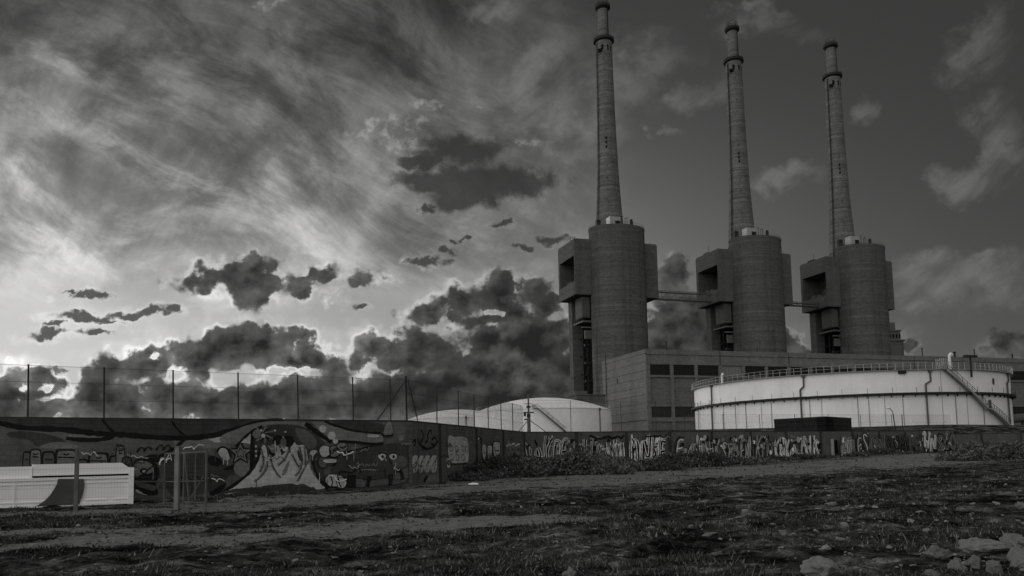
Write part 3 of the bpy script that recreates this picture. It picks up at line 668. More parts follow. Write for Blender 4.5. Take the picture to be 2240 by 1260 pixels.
# slim block rising behind the farthest tower
p = at(1960, 780, 470)
b = MB(); b.box(-6, 5, 0, 9, -60, 9.2); b.box(-7, 6, -.6, 9.6, 9.2, 10.2); b.box(-5, 4, 1, 8, 10.2, 15.5); b.box(-5.6, 4.6, .5, 8.5, 15.5, 16.2); b.box(-2.4, 1.6, 2, 6, 16.2, 21); 
for k in range(5): b.box(-4.6+k*1.9, -3.6+k*1.9, .93, 1.0, 11.2, 13.8, 1)
o = b.build('service_tower', [M['boxc'], M['black']]); o.location = p; tag(o, 'small stepped concrete block peeping out right of the farthest tower', 'building')

# ------------------------------------------------------------------ storage tanks
TC = Vector((math.sin(.3957)*200, math.cos(.3957)*200, 0)); TR = 33.5878
ZBASE = 3.8+EYE
def tank_hit(x, y, R=TR, c=TC):
    r = ray(x, y); d = np.array((r[0], r[1])); cc = np.array((c.x, c.y))
    A = d@d; B = -2*d@cc; Q = cc@cc-R*R; t = (-B-math.sqrt(max(B*B-4*A*Q, 0)))/(2*A)
    return math.atan2(t*d[1]-cc[1], t*d[0]-cc[0]), t*r[2]+EYE-ZBASE
def big_tank():
    zt, zr = 15.06+EYE-ZBASE, 10.48+EYE-ZBASE
    t = thing('storage_tank', 'huge open topped white storage tank with wind girder and slanting stair', 'storage tank', (TC.x, TC.y, ZBASE))
    b = MB(); b.lathe([(TR, 0), (TR, zt), (TR-.12, zt), (TR-.12, zt-3.0), (.5, zt-3.0)], 180, closed=False)
    b.build('shell', M['tank'], t, 30)
    b = MB(); b.lathe([(TR+.0, zr-.32), (TR+.75, zr-.25), (TR+.85, zr-.3), (TR+.85, zr+.12), (TR+.0, zr+.12)], 180, closed=False); 
    n = 96
    for k in range(n):
        a = 2*math.pi*k/n; T_ = Matrix.Rotation(a, 4, 'Z'); b.box(TR+.002, TR+.32, -.04, .04, zr-.70, zr-.3, 0, T_)
        if k % 2 == 0: b.box(TR+.78, TR+.84, -.03, .03, zr+.12, zr+1.15, 0, T_)
    b.build('wind_girder', M['dark'], t)
    b = MB(); b.lathe([(TR+.0, -.45), (TR+1.5, -.45), (TR+1.5, .12), (TR+.0, .12)], 120, closed=False); b.build('base_ring', M['dark'], t)
    b = MB(); n = 150
    for k in range(n):
        a0, a1 = 2*math.pi*k/n, 2*math.pi*(k+1)/n; rr = TR+.55
        p = Vector((rr*math.cos(a0), rr*math.sin(a0), zt)); q = Vector((rr*math.cos(a1), rr*math.sin(a1), zt)); up = Vector((0, 0, 1))
        b.tube(p-up*.2, p+up*1.25, .05, 4)
        for hh in (.65, 1.25): b.tube(p+up*hh, q+up*hh, .035, 4)
    b.lathe([(TR, zt-.15), (TR+.65, zt-.15), (TR+.65, zt-.05), (TR, zt-.05)], 150, closed=False)
    b.build('rim_railing', M['pale_steel'], t)
    # stair
    a0, z0 = tank_hit(2062, 812); a1, z1 = tank_hit(2150, 897); a2, z2 = tank_hit(2200, 945)
    b = MB(); rl = MB()
    def pt(a, z, r): return Vector(((TR+r)*math.cos(a), (TR+r)*math.sin(a), z))
    segs = [((a0, zt-.2), (a1, z1+.3)), ((a1+.028, z1+.3), (a2, .1))]
    for (aa, za), (ab, zb) in segs:
        n = 26
        for k in range(n):
            f0, f1 = k/n, (k+1)/n
            p0, p1 = aa+(ab-aa)*f0, aa+(ab-aa)*f1; q0, q1 = za+(zb-za)*f0, za+(zb-za)*f1
            for r in (.25, 1.15):
                A_, B_ = pt(p0, q0, r), pt(p1, q1, r); up = Vector((0, 0, .22))
                b.add([A_-up, B_-up, B_+up, A_+up], [(0, 1, 2, 3)])
                n_ = (pt(p0, 0, 1)-pt(p0, 0, 0))*.05
                b.add([A_-up+n_, B_-up+n_, B_+up+n_, A_+up+n_], [(0, 1, 2, 3)])
                rl.tube(A_+Vector((0, 0, 1.1)), B_+Vector((0, 0, 1.1)), .05, 4); rl.tube(A_+Vector((0, 0, .6)), B_+Vector((0, 0, .6)), .035, 4)
                if k % 3 == 0: rl.tube(A_, A_+Vector((0, 0, 1.1)), .045, 4)
            b.add([pt(p0, q0, .25), pt(p0, q0, 1.15), pt(p1, q0, 1.15), pt(p1, q0, .25)], [(0, 1, 2, 3)])
            b.add([pt(p1, q0, .25), pt(p1, q0, 1.15), pt(p1, q1, 1.15), pt(p1, q1, .25)], [(0, 1, 2, 3)])
    for k in range(6):
        am = a1+.028*k/6; an = a1+.028*(k+1)/6
        b.add([pt(am, z1+.3, .1), pt(am, z1+.3, 1.25), pt(an, z1+.3, 1.25), pt(an, z1+.3, .1), pt(am, z1+.1, .1), pt(am, z1+.1, 1.25), pt(an, z1+.1, 1.25), pt(an, z1+.1, .1)], [(0, 1, 2, 3), (7, 6, 5, 4), (1, 5, 6, 2)])
        for hh in (.4, .8, 1.2, 1.6): rl.tube(pt(am, z1+.3+hh, 1.25), pt(an, z1+.3+hh, 1.25), .05, 4)
        rl.tube(pt(am, z1+.3, 1.25), pt(am, z1+1.9, 1.25), .05, 4)
    st = b.build('stair', M['pale_steel'], t); rl.build('handrail', M['midsteel'], st)
    # top landing, lamp column and roof ladder gear
    b = MB()
    for k in range(5):
        aa = a0+.012*(k-3.5); b.tube(pt(aa, zt, .2), pt(aa, zt+1.9, .2), .07, 4); b.tube(pt(aa, zt, 1.3), pt(aa, zt+1.9, 1.3), .07, 4)
        for hh in (.6, 1.2, 1.8): b.tube(pt(aa, zt+hh, 1.3), pt(aa+.012, zt+hh, 1.3), .06, 4)
    for k in range(10):
        t0_, t1_ = math.pi*2*k/10, math.pi*2*(k+1)/10; b.tube(pt(a0-.035+.018*math.cos(t0_), zt+.9+.75*math.sin(t0_), 1.0), pt(a0-.035+.018*math.cos(t1_), zt+.9+.75*math.sin(t1_), 1.0), .07, 4)
    b.build('landing_cage', M['pale_steel'], t)
    aw, _ = tank_hit(2073, 800); b = MB(); b.path([pt(aw, zt-.2, .6), pt(aw, zt+2.4, .6), pt(aw+.004, zt+2.8, .6), pt(aw+.012, zt+2.9, .6), pt(aw+.018, zt+2.6, .6)], .26, 8); b.build('vent_pipe', M['white'], t)
    aw, _ = tank_hit(1585, 850); b = MB(); b.path([pt(aw, zt-.2, .6), pt(aw, zt+1.6, .6), pt(aw+.006, zt+1.9, .6), pt(aw+.014, zt+1.6, .6)], .2, 8); b.build('vent_pipe', M['white'], t)
    # downpipes with a jog
    for (xa, xb, jy) in ((1758, 1751, 850), (2034, 2024, 838), (2207, 2201, 838), (1557, 1557, 880)):
        aa, _ = tank_hit(min(xa, 2203), 830); ab, _ = tank_hit(xb, 850); _, zj = tank_hit(min(xa, 2203), jy)
        b = MB(); b.path([pt(aa, zt-.1, .25), pt(aa, zj+.4, .25), pt(ab, zj-.2, .25), pt(ab, 0, .25)], .17, 7)
        b.box(-.3, .3, -.3, .3, -.3, .3, 0, Matrix.Translation(pt(aa, zt-.3, .3))); b.build('downpipe', M['midsteel'], t)
    b = MB()
    for xx, ztop in ((1530, zr-.5), (1582, zr-.4), (1608, zr-.4), (1631, zr-.3), (1665, zr), (1687, zr-.3), (1771, zr-.3), (1797, zr-.3), (1876, zr-.3), (1900, zr-.3), (1935, zr-.3), (1975, zr-.2), (2061, zt-.5), (2115, zr-.3), (2150, zr-.3), (2090, zr-.4)):
        aa, _ = tank_hit(xx, 880); b = MB(); b.tube(pt(aa, .1, .06), pt(aa, ztop, .06), .03+.02*((xx*7) % 3), 5); b.build('conduit', M['midsteel'], t)
    ap, zp = tank_hit(2173, 838); b = MB()
    for k in range(7):
        b.box(-.02, .03, -.25-.12*(k % 3), .3-.1*(k % 2), -.1-.15*k, .25-.15*k, 0, Matrix.Translation(pt(ap, zp+.7, .05)) @ Matrix.Rotation(ap, 4, 'Z'))
    b.build('rust_patch', M['midsteel'], t)
    ap, zp = tank_hit(1972, 811); b = MB(); b.box(-.1, .4, -.7, .7, -.5, .2, 0, Matrix.Translation(pt(ap, zt-.3, .1)) @ Matrix.Rotation(ap, 4, 'Z')); b.build('junction_box', M['dark'], t)
    ap, zp = tank_hit(2116, 790); b = MB(); b.tube(pt(ap, zt-1.6, .7), pt(ap, zt+2.4, .7), .2, 6); b.box(-.3, .3, -1.6, 1.6, 2.2, 2.7, 0, Matrix.Translation(pt(ap, zt, .7)) @ Matrix.Rotation(ap, 4, 'Z')); b.build('floodlight_post', M['dark'], t)
big_tank()
def dome_tank(az, D, R, zrim, hd, label, stair):
    c = Vector((math.sin(az)*D, math.cos(az)*D, 0)); zb = ZBASE-1.0
    t = thing('domed_tank', label, 'storage tank', (c.x, c.y, zb), 0, 'domed white tanks')
    zr = zrim+EYE-zb
    b = MB(); b.lathe([(R, 0), (R, zr)], 120, closed=False); b.build('shell', M['tank'], t, 30)
    b = MB(); rs = (R*R+hd*hd)/(2*hd)
    prof = [(R+.12, zr-.12), (R+.12, zr+.02)]+[(R*math.cos(k/14*math.pi/2)+.0 if k else R, 0) for k in ()]
    for k in range(0, 15):
        rr = R*(1-k/14); prof.append((max(rr, .05), zr+.02+math.sqrt(max(rs*rs-rr*rr, 0))-(rs-hd)))
    b.lathe(prof, 120, closed=False); dm = b.build('dome_roof', M['tankroof'], t, 30)
    b = MB()
    for k in range(72):
        a = 2*math.pi*k/72; rr = R-.25; p = Vector((rr*math.cos(a), rr*math.sin(a), zr+.05)); a1 = a+2*math.pi/72; q = Vector((rr*math.cos(a1), rr*math.sin(a1), zr+.05)); up = Vector((0, 0, 1.05))
        b.tube(p, p+up, .03, 4); b.tube(p+up, q+up, .025, 4)
    b.build('rim_railing', M['pale_steel'], t)
    def pt(a, z, r): return Vector(((R+r)*math.cos(a), (R+r)*math.sin(a), z))
    if stair:
        def hit(x, y):
            return tank_hit(x, y, R, c)
        a0, _ = hit(1175, 893); a1, z1 = hit(1236, 945); b = MB(); rl = MB(); n = 22; z1 = z1+ZBASE-zb
        for k in range(n):
            f0, f1 = k/n, (k+1)/n; p0, p1 = a0+(a1-a0)*f0, a0+(a1-a0)*f1; q0, q1 = zr+(z1-zr)*f0, zr+(z1-zr)*f1
            for r in (.15, .9):
                A_, B_ = pt(p0, q0, r), pt(p1, q1, r); up = Vector((0, 0, .18)); b.add([A_-up, B_-up, B_+up, A_+up], [(0, 1, 2, 3)])
                rl.tube(A_+Vector((0, 0, 1)), B_+Vector((0, 0, 1)), .04, 4)
                if k % 4 == 0: rl.tube(A_, A_+Vector((0, 0, 1)), .035, 4)
            b.add([pt(p0, q0, .15), pt(p0, q0, .9), pt(p1, q0, .9), pt(p1, q0, .15)], [(0, 1, 2, 3)])
        b.add([pt(a0-.06, zr, -.1), pt(a0-.06, zr, 1.0), pt(a0, zr, 1.0), pt(a0, zr, -.1)], [(0, 1, 2, 3)])
        s_ = b.build('stair', M['midsteel'], t); rl.build('handrail', M['pale_steel'], s_)
        for xx in (1311,):
            aa, _ = hit(xx, 900); b = MB(); b.tube(pt(aa, 0, .15), pt(aa, zr, .15), .12, 6); b.box(-.25, .25, -.25, .25, -.4, .2, 0, Matrix.Translation(pt(aa, zr-.1, .2))); b.build('downpipe', M['midsteel'], t)
        b = MB(); b.box(-.35, .35, -.5, .5, 0, .9, 0, Matrix.Translation(pt(a0-.05, zr, -.6)) @ Matrix.Rotation(a0, 4, 'Z')); b.tube(pt(a0-.15, zr, -1.5), pt(a0-.15, zr+1.4, -1.5), .12, 6); b.tube(pt(a0-.2, zr+1.2, -1.5), pt(a0-.08, zr+1.2, -1.5), .1, 6)
        b.build('roof_hatch', M['pale_steel'], t)
    else:
        b = MB(); aa = math.radians(-78); b.tube(pt(aa, 0, .15), pt(aa, zr+.6, .15), .14, 6); b.box(-.3, .3, -.3, .3, -.5, .3, 0, Matrix.Translation(pt(aa, zr, .3))); b.build('downpipe', M['midsteel'], t)
dome_tank(.0384, 200, 17.1751, 10.98, 3.5, 'white domed tank with a slanting stair, between the mast and the hall gable', True)
dome_tank(-.0690, 268, 17.6, 12.6, 3.4, 'white domed tank mostly hidden behind the wall, left of its twin', False)
# dark gantry on the far side of the domed tank and its plinth
p = at(1250, 886, 268)
b = MB()
for k in range(9): b.tube((-3.5+k*.9, 0, 0), (-3.5+k*.9, 0, 1.9), .1, 5)
for z in (.3, 1.0, 1.8): b.box(-3.6, 3.8, -.08, .08, z-.12, z+.12)
b.box(-3.6, 3.8, -.4, 1.2, -.25, 0); b.box(-3, -2.6, 0, .4, -8, -.25); b.box(2.9, 3.3, 0, .4, -8, -.25)
o = b.build('pipe_gantry', M['dark']); o.location = p; tag(o, 'small dark steel gantry showing above the domed tank roof', 'gantry')
p = at(1271, 892, 275)
b = MB(); b.box(-1.6, 9.5, 0, 8, -14, 4.4); b.box(-1.9, 9.8, -.3, 8.3, 4.4, 4.8); b.box(-1.6, 3, 1, 4, 4.8, 6.0)
o = b.build('concrete_plinth', M['boxc']); o.location = p; o.rotation_euler.z = PSI; tag(o, 'low concrete plinth at the foot of the leftmost tower', 'plinth')

# ------------------------------------------------------------------ perimeter wall
WTOP = EYE+1.79
def wall_frame(A, Bp):
    d = (np.array(Bp)-np.array(A)); L = np.linalg.norm(d); d = d/L
    return np.array(A), d, np.array((d[1], -d[0])), L       # origin, along, outward normal (toward the camera), length
def on_plane(x, y, A, d, n, off=0.0):                       # photograph point -> (s along the wall, height)
    r = ray(x, y); o = A+n*off
    t = (o@n)/(r[0]*n[0]+r[1]*n[1])
    P = np.array((t*r[0], t*r[1])); return float((P-A)@d), float(t*r[2]+EYE)
class Paint:
    """Flat sprayed shapes lying on a wall face (local x along the wall, local -y outward)."""
    def __init__(s, to): s.to = to; s.mb = MB(); s.lay = 0
    def P(s, p): return s.to(*p)
    def fill(s, pts, mi, smooth=True):
        q = [s.P(p) for p in pts]
        if smooth: q = chaikin(q, 2)
        s.poly(q, mi)
    def fill2(s, q, mi): s.poly(chaikin(q, 1), mi)
    def poly(s, q, mi):
        s.lay += 1; y = -.004-.0006*s.lay
        a = sum(q[i][0]*q[(i+1) % len(q)][1]-q[(i+1) % len(q)][0]*q[i][1] for i in range(len(q)))
        if a < 0: q = q[::-1]
        s.mb.add([(x, y, z) for x, z in q], [tuple(range(len(q)))], mi)
    def line(s, pts, w, mi, smooth=True, closed=False, world=False):
        q = pts if world else [s.P(p) for p in pts]
        if closed: q = q+[q[0]]
        if smooth: q = chaikin(q, 2, False)
        s.lay += 1; y = -.004-.0006*s.lay
        q = [np.array(p, float) for p in q]
        L_, R_ = [], []
        for i, p in enumerate(q):
            a = q[max(i-1, 0)]; b_ = q[min(i+1, len(q)-1)]; t = b_-a; t = t/(np.linalg.norm(t)+1e-9); nn = np.array((-t[1], t[0]))
            ww = w*(.75+.5*rnd.random())/2 if not closed else w/2
            L_.append(p+nn*ww); R_.append(p-nn*ww)
        for i in range(len(q)-1):
            s.mb.add([(*R_[i],), (*R_[i+1],), (*L_[i+1],), (*L_[i],)] and [(R_[i][0], y, R_[i][1]), (R_[i+1][0], y, R_[i+1][1]), (L_[i+1][0], y, L_[i+1][1]), (L_[i][0], y, L_[i][1])], [(0, 1, 2, 3)], mi)
    def dot(s, p, rx, rz, mi, n=20, world=False):
        c = p if world else s.P(p); s.poly([(c[0]+rx*math.cos(2*math.pi*k/n), c[1]+rz*math.sin(2*math.pi*k/n)) for k in range(n)], mi)
def chaikin(p, it=2, closed=True):
    p = [np.array(a, float) for a in p]
    for _ in range(it):
        o = []
        n = len(p)
        if not closed: o.append(p[0])
        for i in range(n if closed else n-1):
            a, b_ = p[i], p[(i+1) % n]; o += [a*.75+b_*.25, a*.25+b_*.75]
        if not closed: o.append(p[-1])
        p = o
    return [tuple(a) for a in p]
def wall_thing(name, label, A, Bp, piers, pmat, wmat, draw=None, top=WTOP, zbot=-2.0, cap=True, group=None):
    A, d, n, L = wall_frame(A, Bp); ang = math.atan2(d[1], d[0])
    t = thing(name, label, 'wall', (A[0], A[1], 0), ang, group)
    b = MB(); nseg = max(int(L/.5), 1)
    b.box(0, L, 0, .22, zbot, top); b.build('wall_panels', wmat, t)
    if cap:
        b = MB(); b.box(0, L, -.03, .25, top+.003, top+.06); b.build('coping', M['pier'], t)
    for s_ in piers:
        b = MB(); b.box(s_-.14, s_+.14, -.06, .28, zbot, top-.004); b.build('pier', pmat, t)
    if draw:
        pa = Paint(lambda x, y: (lambda q: (q[0], min(q[1], top-.02)))(on_plane(x, y, A, d, n))); draw(pa, L)
        pa.mb.build('graffiti', PM, t)
    return t
GLY = [[[(0, 0), (.45, 1), (.9, 0)], [(.2, .4), (.7, .4)]], [[(0, 0), (0, 1), (.7, .85), (.65, .55), (0, .5), (.8, 0)]], [[(.9, .85), (.4, 1), (.05, .75), (.8, .3), (.45, 0), (0, .15)]], [[(0, 0), (0, 1), (.85, 0), (.85, 1)]], [[(.45, 0), (.45, 1)], [(0, .95), (.95, 1)]],
       [[(.9, .9), (.1, .95), (.05, .05), (.9, .05)], [(.1, .5), (.7, .55)]], [[(0, 1), (.05, .1), (.5, 0), (.85, .15), (.85, 1)]], [[(0, 0), (0, 1)], [(.85, 1), (.05, .5), (.9, 0)]], [[(.5, 0), (.05, .3), (.1, .9), (.6, 1), (.9, .6), (.8, .1), (.5, 0)]], [[(0, 0), (.1, 1), (.45, .4), (.8, 1), (.95, 0)]], [[(.1, 0), (0, 1), (.8, .8), (.75, .4), (.05, .4)]], [[(0, 1), (.2, 0), (.5, .7), (.75, 0), (1, 1)]]]
def letters(pa, s0, s1, z0, z1, n, seed, mo, mf, mh, slant=0.0, hollow=True):
    """A run of fat sprayed letter-like forms, each a few strokes with an outline and a highlight."""
    r = random.Random(seed); n = max(2, round(n*.72)); w = (s1-s0)/n; h_ = z1-z0
    for k in range(n):
        c = s0+k*w; gl_ = GLY[r.randrange(len(GLY))]; zo = r.uniform(-.08, .08)*h_; hs = r.uniform(.86, 1.12)*h_
        tilt = r.uniform(-.14, .14)+slant; wd_ = w*r.uniform(.85, 1.15)
        st = [[(c+wd_*(.08+.8*x)+tilt*hs*y+r.uniform(-.05, .05)*w, z0+zo+hs*y+r.uniform(-.04, .04)*h_) for x, y in q] for q in gl_]
        tw = min(w*.36, h_*.26)*r.uniform(.85, 1.2)
        for q in st: pa.line(q, tw*1.5, mo, world=True)
        for q in st: pa.line(q, tw*.95, mf, world=True)
        for q in st: pa.line([(x-.12*tw, z+.18*tw) for x, z in q], tw*.22, mh, world=True)
def scribble(pa, s0, s1, z0, z1, seed, mi, w=.05, n=9):
    r = random.Random(seed); pts = []
    for k in range(n): pts.append((s0+(s1-s0)*k/(n-1)+r.uniform(-.1, .1), r.uniform(z0, z1)))
    pa.line(pts, w, mi, world=True)
def tags(pa, s0, s1, z0, z1, n, seed):
    r = random.Random(seed)
    for k in range(n):
        s_ = r.uniform(s0, s1); z = r.uniform(z0, z1); ln = r.uniform(.3, 1.1); mi = r.choice((0, 0, 0, 1, 4, 5, 3))
        q = [(s_+ln*j/6+r.uniform(-.08, .08), z+r.uniform(-.16, .16)) for j in range(7)]
        pa.line(q, r.uniform(.025, .06), mi, world=True)
    for k in range(n):
        s_ = r.uniform(s0, s1); z = r.uniform(z0, z1); pa.line([(s_, z), (s_+r.uniform(-.03, .03), z-r.uniform(.2, .7))], r.uniform(.015, .04), r.choice((0, 1, 4)), world=True)
def mural(pa, L):
    K = 3.316
    c5 = lambda pts: [(x/K, 780+y/K) for x, y in pts]
    c6 = lambda pts: [(480+x/K, 800+y/K) for x, y in pts]
    # upper dark sky band with its wavy black edge
    edge = [(-260, 430), (0, 480), (150, 520), (400, 525), (560, 540), (700, 560), (830, 562), (960, 572), (1100, 586), (1250, 592), (1400, 590), (1550, 575), (1700, 530), (1857, 485), (1960, 455), (2050, 450)]
    pa.fill(c5(edge+[(2050, 447), (-260, 425)]), 1, False)
    pa.fill(c5([(40, 545), (200, 540), (330, 560), (480, 600), (470, 660), (250, 660), (230, 600), (60, 590)]), 1)
    pa.fill(c5([(480, 565), (620, 540), (760, 565), (820, 580), (700, 605), (540, 600)]), 3)
    pa.fill(c5([(250, 655), (420, 612), (560, 640), (570, 668), (400, 672)]), 3)
    pa.fill(c5([(1250, 600), (1470, 595), (1700, 560), (1830, 530), (1815, 640), (1640, 665), (1400, 668), (1270, 650)]), 3, False)
    pa.fill(c5([(1500, 590), (1700, 560), (1800, 530), (1760, 600), (1560, 625)]), 4, False)
    pa.line(c5(edge), .22, 0)
    pa.line(c5([(745, 452), (765, 490), (832, 560)]), .10, 0); pa.line(c5([(1245, 468), (1285, 530), (1352, 582)]), .10, 0)
    pa.line(c5([(1355, 588), (1295, 640), (1240, 682), (1150, 730)]), .12, 0); pa.line(c5([(480, 592), (560, 603), (700, 606), (790, 590), (832, 570)]), .16, 0)
    # bubble letters half hidden by the container
    for i, (xa, xb, ya) in enumerate(((165, 225, 690), (215, 300, 672), (305, 400, 690), (400, 560, 675), (560, 640, 745), (640, 790, 700), (790, 900, 720), (840, 905, 645), (880, 960, 730))):
        o = [(xa, ya+8), (xa+15, ya-6), (xb-15, ya-6), (xb, ya+8), (xb+6, ya+120), (xb-10, ya+190), (xa+10, ya+190), (xa-6, ya+120)]
        pa.fill(c5(o), 0); cx_, cy_ = (xa+xb)/2, ya+95
        pa.fill(c5([(cx_+(x-cx_)*.78, cy_+(y-cy_)*.86) for x, y in o]), 2+(i % 2))
        pa.line(c5([(xa+20, ya+55), (xb-20, ya+58)]), .06, 0); 
        if i % 2: pa.line(c5([(cx_-20, ya+30), (cx_, ya+42), (cx_+22, ya+28)]), .05, 0)
    for (xa, ya) in ((1010, 665), (1060, 660), (1150, 650), (1200, 650)): pa.line(c5([(xa-20, ya+30), (xa, ya), (xa+25, ya-8), (xa+40, ya+18)]), .07, 0)
    # rounded creature beside the container
    pa.fill(c5([(960, 760), (1010, 735), (1080, 745), (1150, 790), (1160, 860), (1120, 930), (1160, 1000), (1080, 1010), (980, 990), (960, 900)]), 0)
    pa.fill(c5([(975, 770), (1020, 750), (1080, 765), (1120, 800), (1100, 850), (1020, 850), (985, 880), (975, 830)]), 3)
    pa.fill(c5([(975, 890), (1040, 915), (1140, 940), (1120, 980), (1060, 960), (985, 940)]), 2)
    pa.fill(c5([(980, 960), (1030, 975), (1080, 1000), (1050, 1008), (985, 985)]), 4)
    pa.line(c5([(980, 775), (1000, 765), (1030, 775)]), .07, 1); pa.dot(c5([(1040, 830)])[0], .14, .12, 0); pa.dot(c5([(1045, 832)])[0], .07, .05, 4)
    pa.line(c5([(1050, 840), (1100, 800), (1130, 775)]), .06, 0); pa.line(c5([(1060, 860), (1130, 850), (1150, 880)]), .06, 0); pa.line(c5([(985, 945), (1060, 1000), (1110, 985)]), .08, 0)
    # field behind the gate
    pa.fill(c5([(1180, 700), (1300, 690), (1500, 690), (1600, 760), (1680, 800), (1700, 870), (1640, 950), (1400, 1010), (1200, 1010)]), 1)
    pa.fill(c5([(1050, 715), (1150, 705), (1220, 740), (1160, 770), (1060, 760)]), 0)
    pa.fill(c5([(1500, 720), (1560, 720), (1620, 760), (1590, 800), (1510, 790)]), 0)
    pa.fill(c5([(1690, 790), (1760, 730), (1830, 760), (1825, 830), (1750, 885), (1700, 840)]), 3)
    pa.fill(c5([(1640, 880), (1700, 850), (1740, 880), (1690, 930), (1600, 960)]), 2)
    st = []
    for k in range(10):
        rr = 88 if k % 2 == 0 else 40; a = -math.pi/2+k*math.pi/5; st.append((1742+rr*math.cos(a), 700+rr*math.sin(a)))
    pa.fill(c5(st), 3, False); pa.line(c5(st), .09, 0, False, True)
    pa.line(c5([(1742+.45*(x-1742), 700+.45*(y-700)) for x, y in st]), .05, 0, False, True)
    pa.fill(c5([(1575, 690), (1610, 650), (1650, 670), (1670, 740), (1640, 760), (1600, 730)]), 4); pa.line(c5([(1570, 690), (1600, 652), (1650, 665), (1672, 730)]), .09, 0)
    pa.fill(c5([(1610, 820), (1700, 775), (1690, 820), (1650, 825)]), 0, False); pa.fill(c5([(1500, 1000), (1560, 960), (1640, 905), (1640, 940), (1570, 1010)]), 0)
    # arch, cave and flowing pale hill
    pa.fill(c6([(0, 560), (0, 508), (100, 470), (200, 430), (330, 403), (480, 402), (600, 406), (660, 425), (740, 480), (800, 545), (760, 560), (690, 500), (620, 440), (420, 420), (300, 440), (235, 490), (140, 560), (110, 580)]), 3)
    pa.fill(c6([(240, 760), (232, 620), (240, 490), (300, 442), (420, 422), (600, 432), (690, 490), (770, 560), (770, 640), (740, 700), (780, 880), (600, 860), (400, 800)]), 1)
    pa.fill(c6([(540, 440), (640, 470), (710, 540), (690, 610), (620, 590), (560, 520)]), 2)
    pa.fill(c6([(130, 560), (225, 480), (228, 570), (170, 560)]), 4, False); pa.line(c6([(115, 585), (180, 520), (240, 470), (310, 438)]), .11, 0)
    pa.line(c6([(620, 420), (700, 480), (760, 525), (810, 550)]), .20, 0)
    pa.fill(c6([(225, 480), (250, 480), (255, 760), (215, 790)]), 0, False)
    for k in range(14):
        a = k*2*math.pi/14; pa.line(c6([(315+18*math.cos(a), 500+18*math.sin(a)), (315+80*math.cos(a+.5), 500+62*math.sin(a+.5))]), .06, 0 if k % 2 else 3)
    pa.dot(c6([(315, 508)])[0], .09, .09, 4); pa.dot(c6([(268, 495)])[0], .17, .2, 3)
    for (x, y) in ((262, 585), (262, 620), (264, 655), (300, 470), (400, 470), (475, 480)): pa.dot(c6([(x, y)])[0], .05, .05, 4, 8)
    hill = [(10, 928), (130, 852), (225, 775), (275, 690), (298, 600), (318, 566), (340, 600), (347, 688), (366, 612), (385, 578), (402, 560), (425, 575), (440, 612), (445, 655), (462, 640), (495, 605), (517, 650), (510, 590), (532, 563), (575, 580), (602, 570), (628, 602), (634, 655), (642, 690), (652, 622), (684, 610), (716, 622), (682, 642), (670, 690), (692, 780), (732, 842), (778, 888), (690, 900), (640, 872), (600, 852), (560, 866), (520, 852), (450, 860), (330, 866), (270, 888), (200, 896), (60, 936)]
    pa.fill(c6(hill), 4); 
    pa.line(c6([(10, 925), (130, 848), (225, 770), (272, 690), (296, 600)]), .13, 0); pa.line(c6([(668, 690), (690, 780), (732, 840), (785, 890)]), .16, 0)
    pa.fill(c6([(430, 540), (455, 505), (480, 545), (500, 600), (470, 630), (440, 590)]), 4); pa.fill(c6([(495, 520), (530, 545), (560, 575), (520, 600)]), 4)
    pa.dot(c6([(422, 540)])[0], .24, .24, 0); pa.dot(c6([(497, 548)])[0], .26, .26, 0); pa.dot(c6([(460, 560)])[0], .14, .22, 2)
    pa.dot(c6([(382, 622)])[0], .15, .25, 0); pa.dot(c6([(392, 600)])[0], .17, .2, 3)
    for pts in ([(345, 690), (340, 740), (300, 800), (250, 840)], [(365, 650), (375, 720), (420, 795), (440, 810)], [(500, 612), (470, 680), (420, 720)], [(520, 640), (560, 720), (590, 745)], [(640, 690), (600, 760), (560, 840)], [(575, 590), (600, 680), (580, 760), (545, 800)], [(610, 590), (620, 660), (615, 720)], [(655, 640), (655, 720), (690, 800)], [(300, 610), (320, 700), (290, 770)]):
        pa.line(c6(pts), .10, 3); pa.line(c6([(x+5, y+3) for x, y in pts]), .035, 1)
    pa.fill(c6([(560, 600), (590, 640), (600, 700), (580, 690), (562, 650)]), 1); pa.fill(c6([(440, 790), (500, 680), (510, 700), (470, 800)]), 3)
    pa.fill(c6([(10, 950), (200, 898), (270, 888), (330, 866), (450, 860), (560, 866), (640, 878), (690, 902), (680, 930), (300, 965), (10, 975)]), 1)
    for k in range(26):
        x = 20+k*26; yb = 930-.055*x-28*math.sin(min(x/480, 1)*math.pi)*.8
        pa.dot(c6([(x, yb-4)])[0], .08+.06*rnd.random(), .05+.04*rnd.random(), 1, 8)
    # long pale horn across the top, discs, hat
    pa.fill(c6([(650, 405), (740, 405), (800, 425), (950, 470), (1060, 485), (1160, 488), (1185, 520), (1180, 560), (1100, 565), (950, 548), (840, 548), (780, 520), (700, 450)]), 3)
    pa.line(c6([(760, 402), (800, 425), (950, 470), (1060, 485), (1165, 490)]), .10, 0); pa.line(c6([(815, 552), (950, 548), (1100, 568), (1180, 562)]), .11, 0)
    pa.fill(c6([(800, 404), (1190, 408), (1180, 480), (1060, 480), (950, 462), (850, 430)]), 1)
    pa.dot(c6([(745, 458)])[0], .17, .17, 4); pa.dot(c6([(808, 508)])[0], .19, .18, 4); pa.dot(c6([(835, 548)])[0], .13, .12, 4)
    pa.fill(c6([(1180, 500), (1192, 450), (1212, 406), (1240, 406), (1250, 455), (1250, 498), (1215, 508)]), 3); pa.line(c6([(1165, 498), (1200, 512), (1255, 502)]), .08, 0)
    pa.fill(c6([(1060, 500), (1150, 498), (1155, 520), (1070, 522)]), 4)
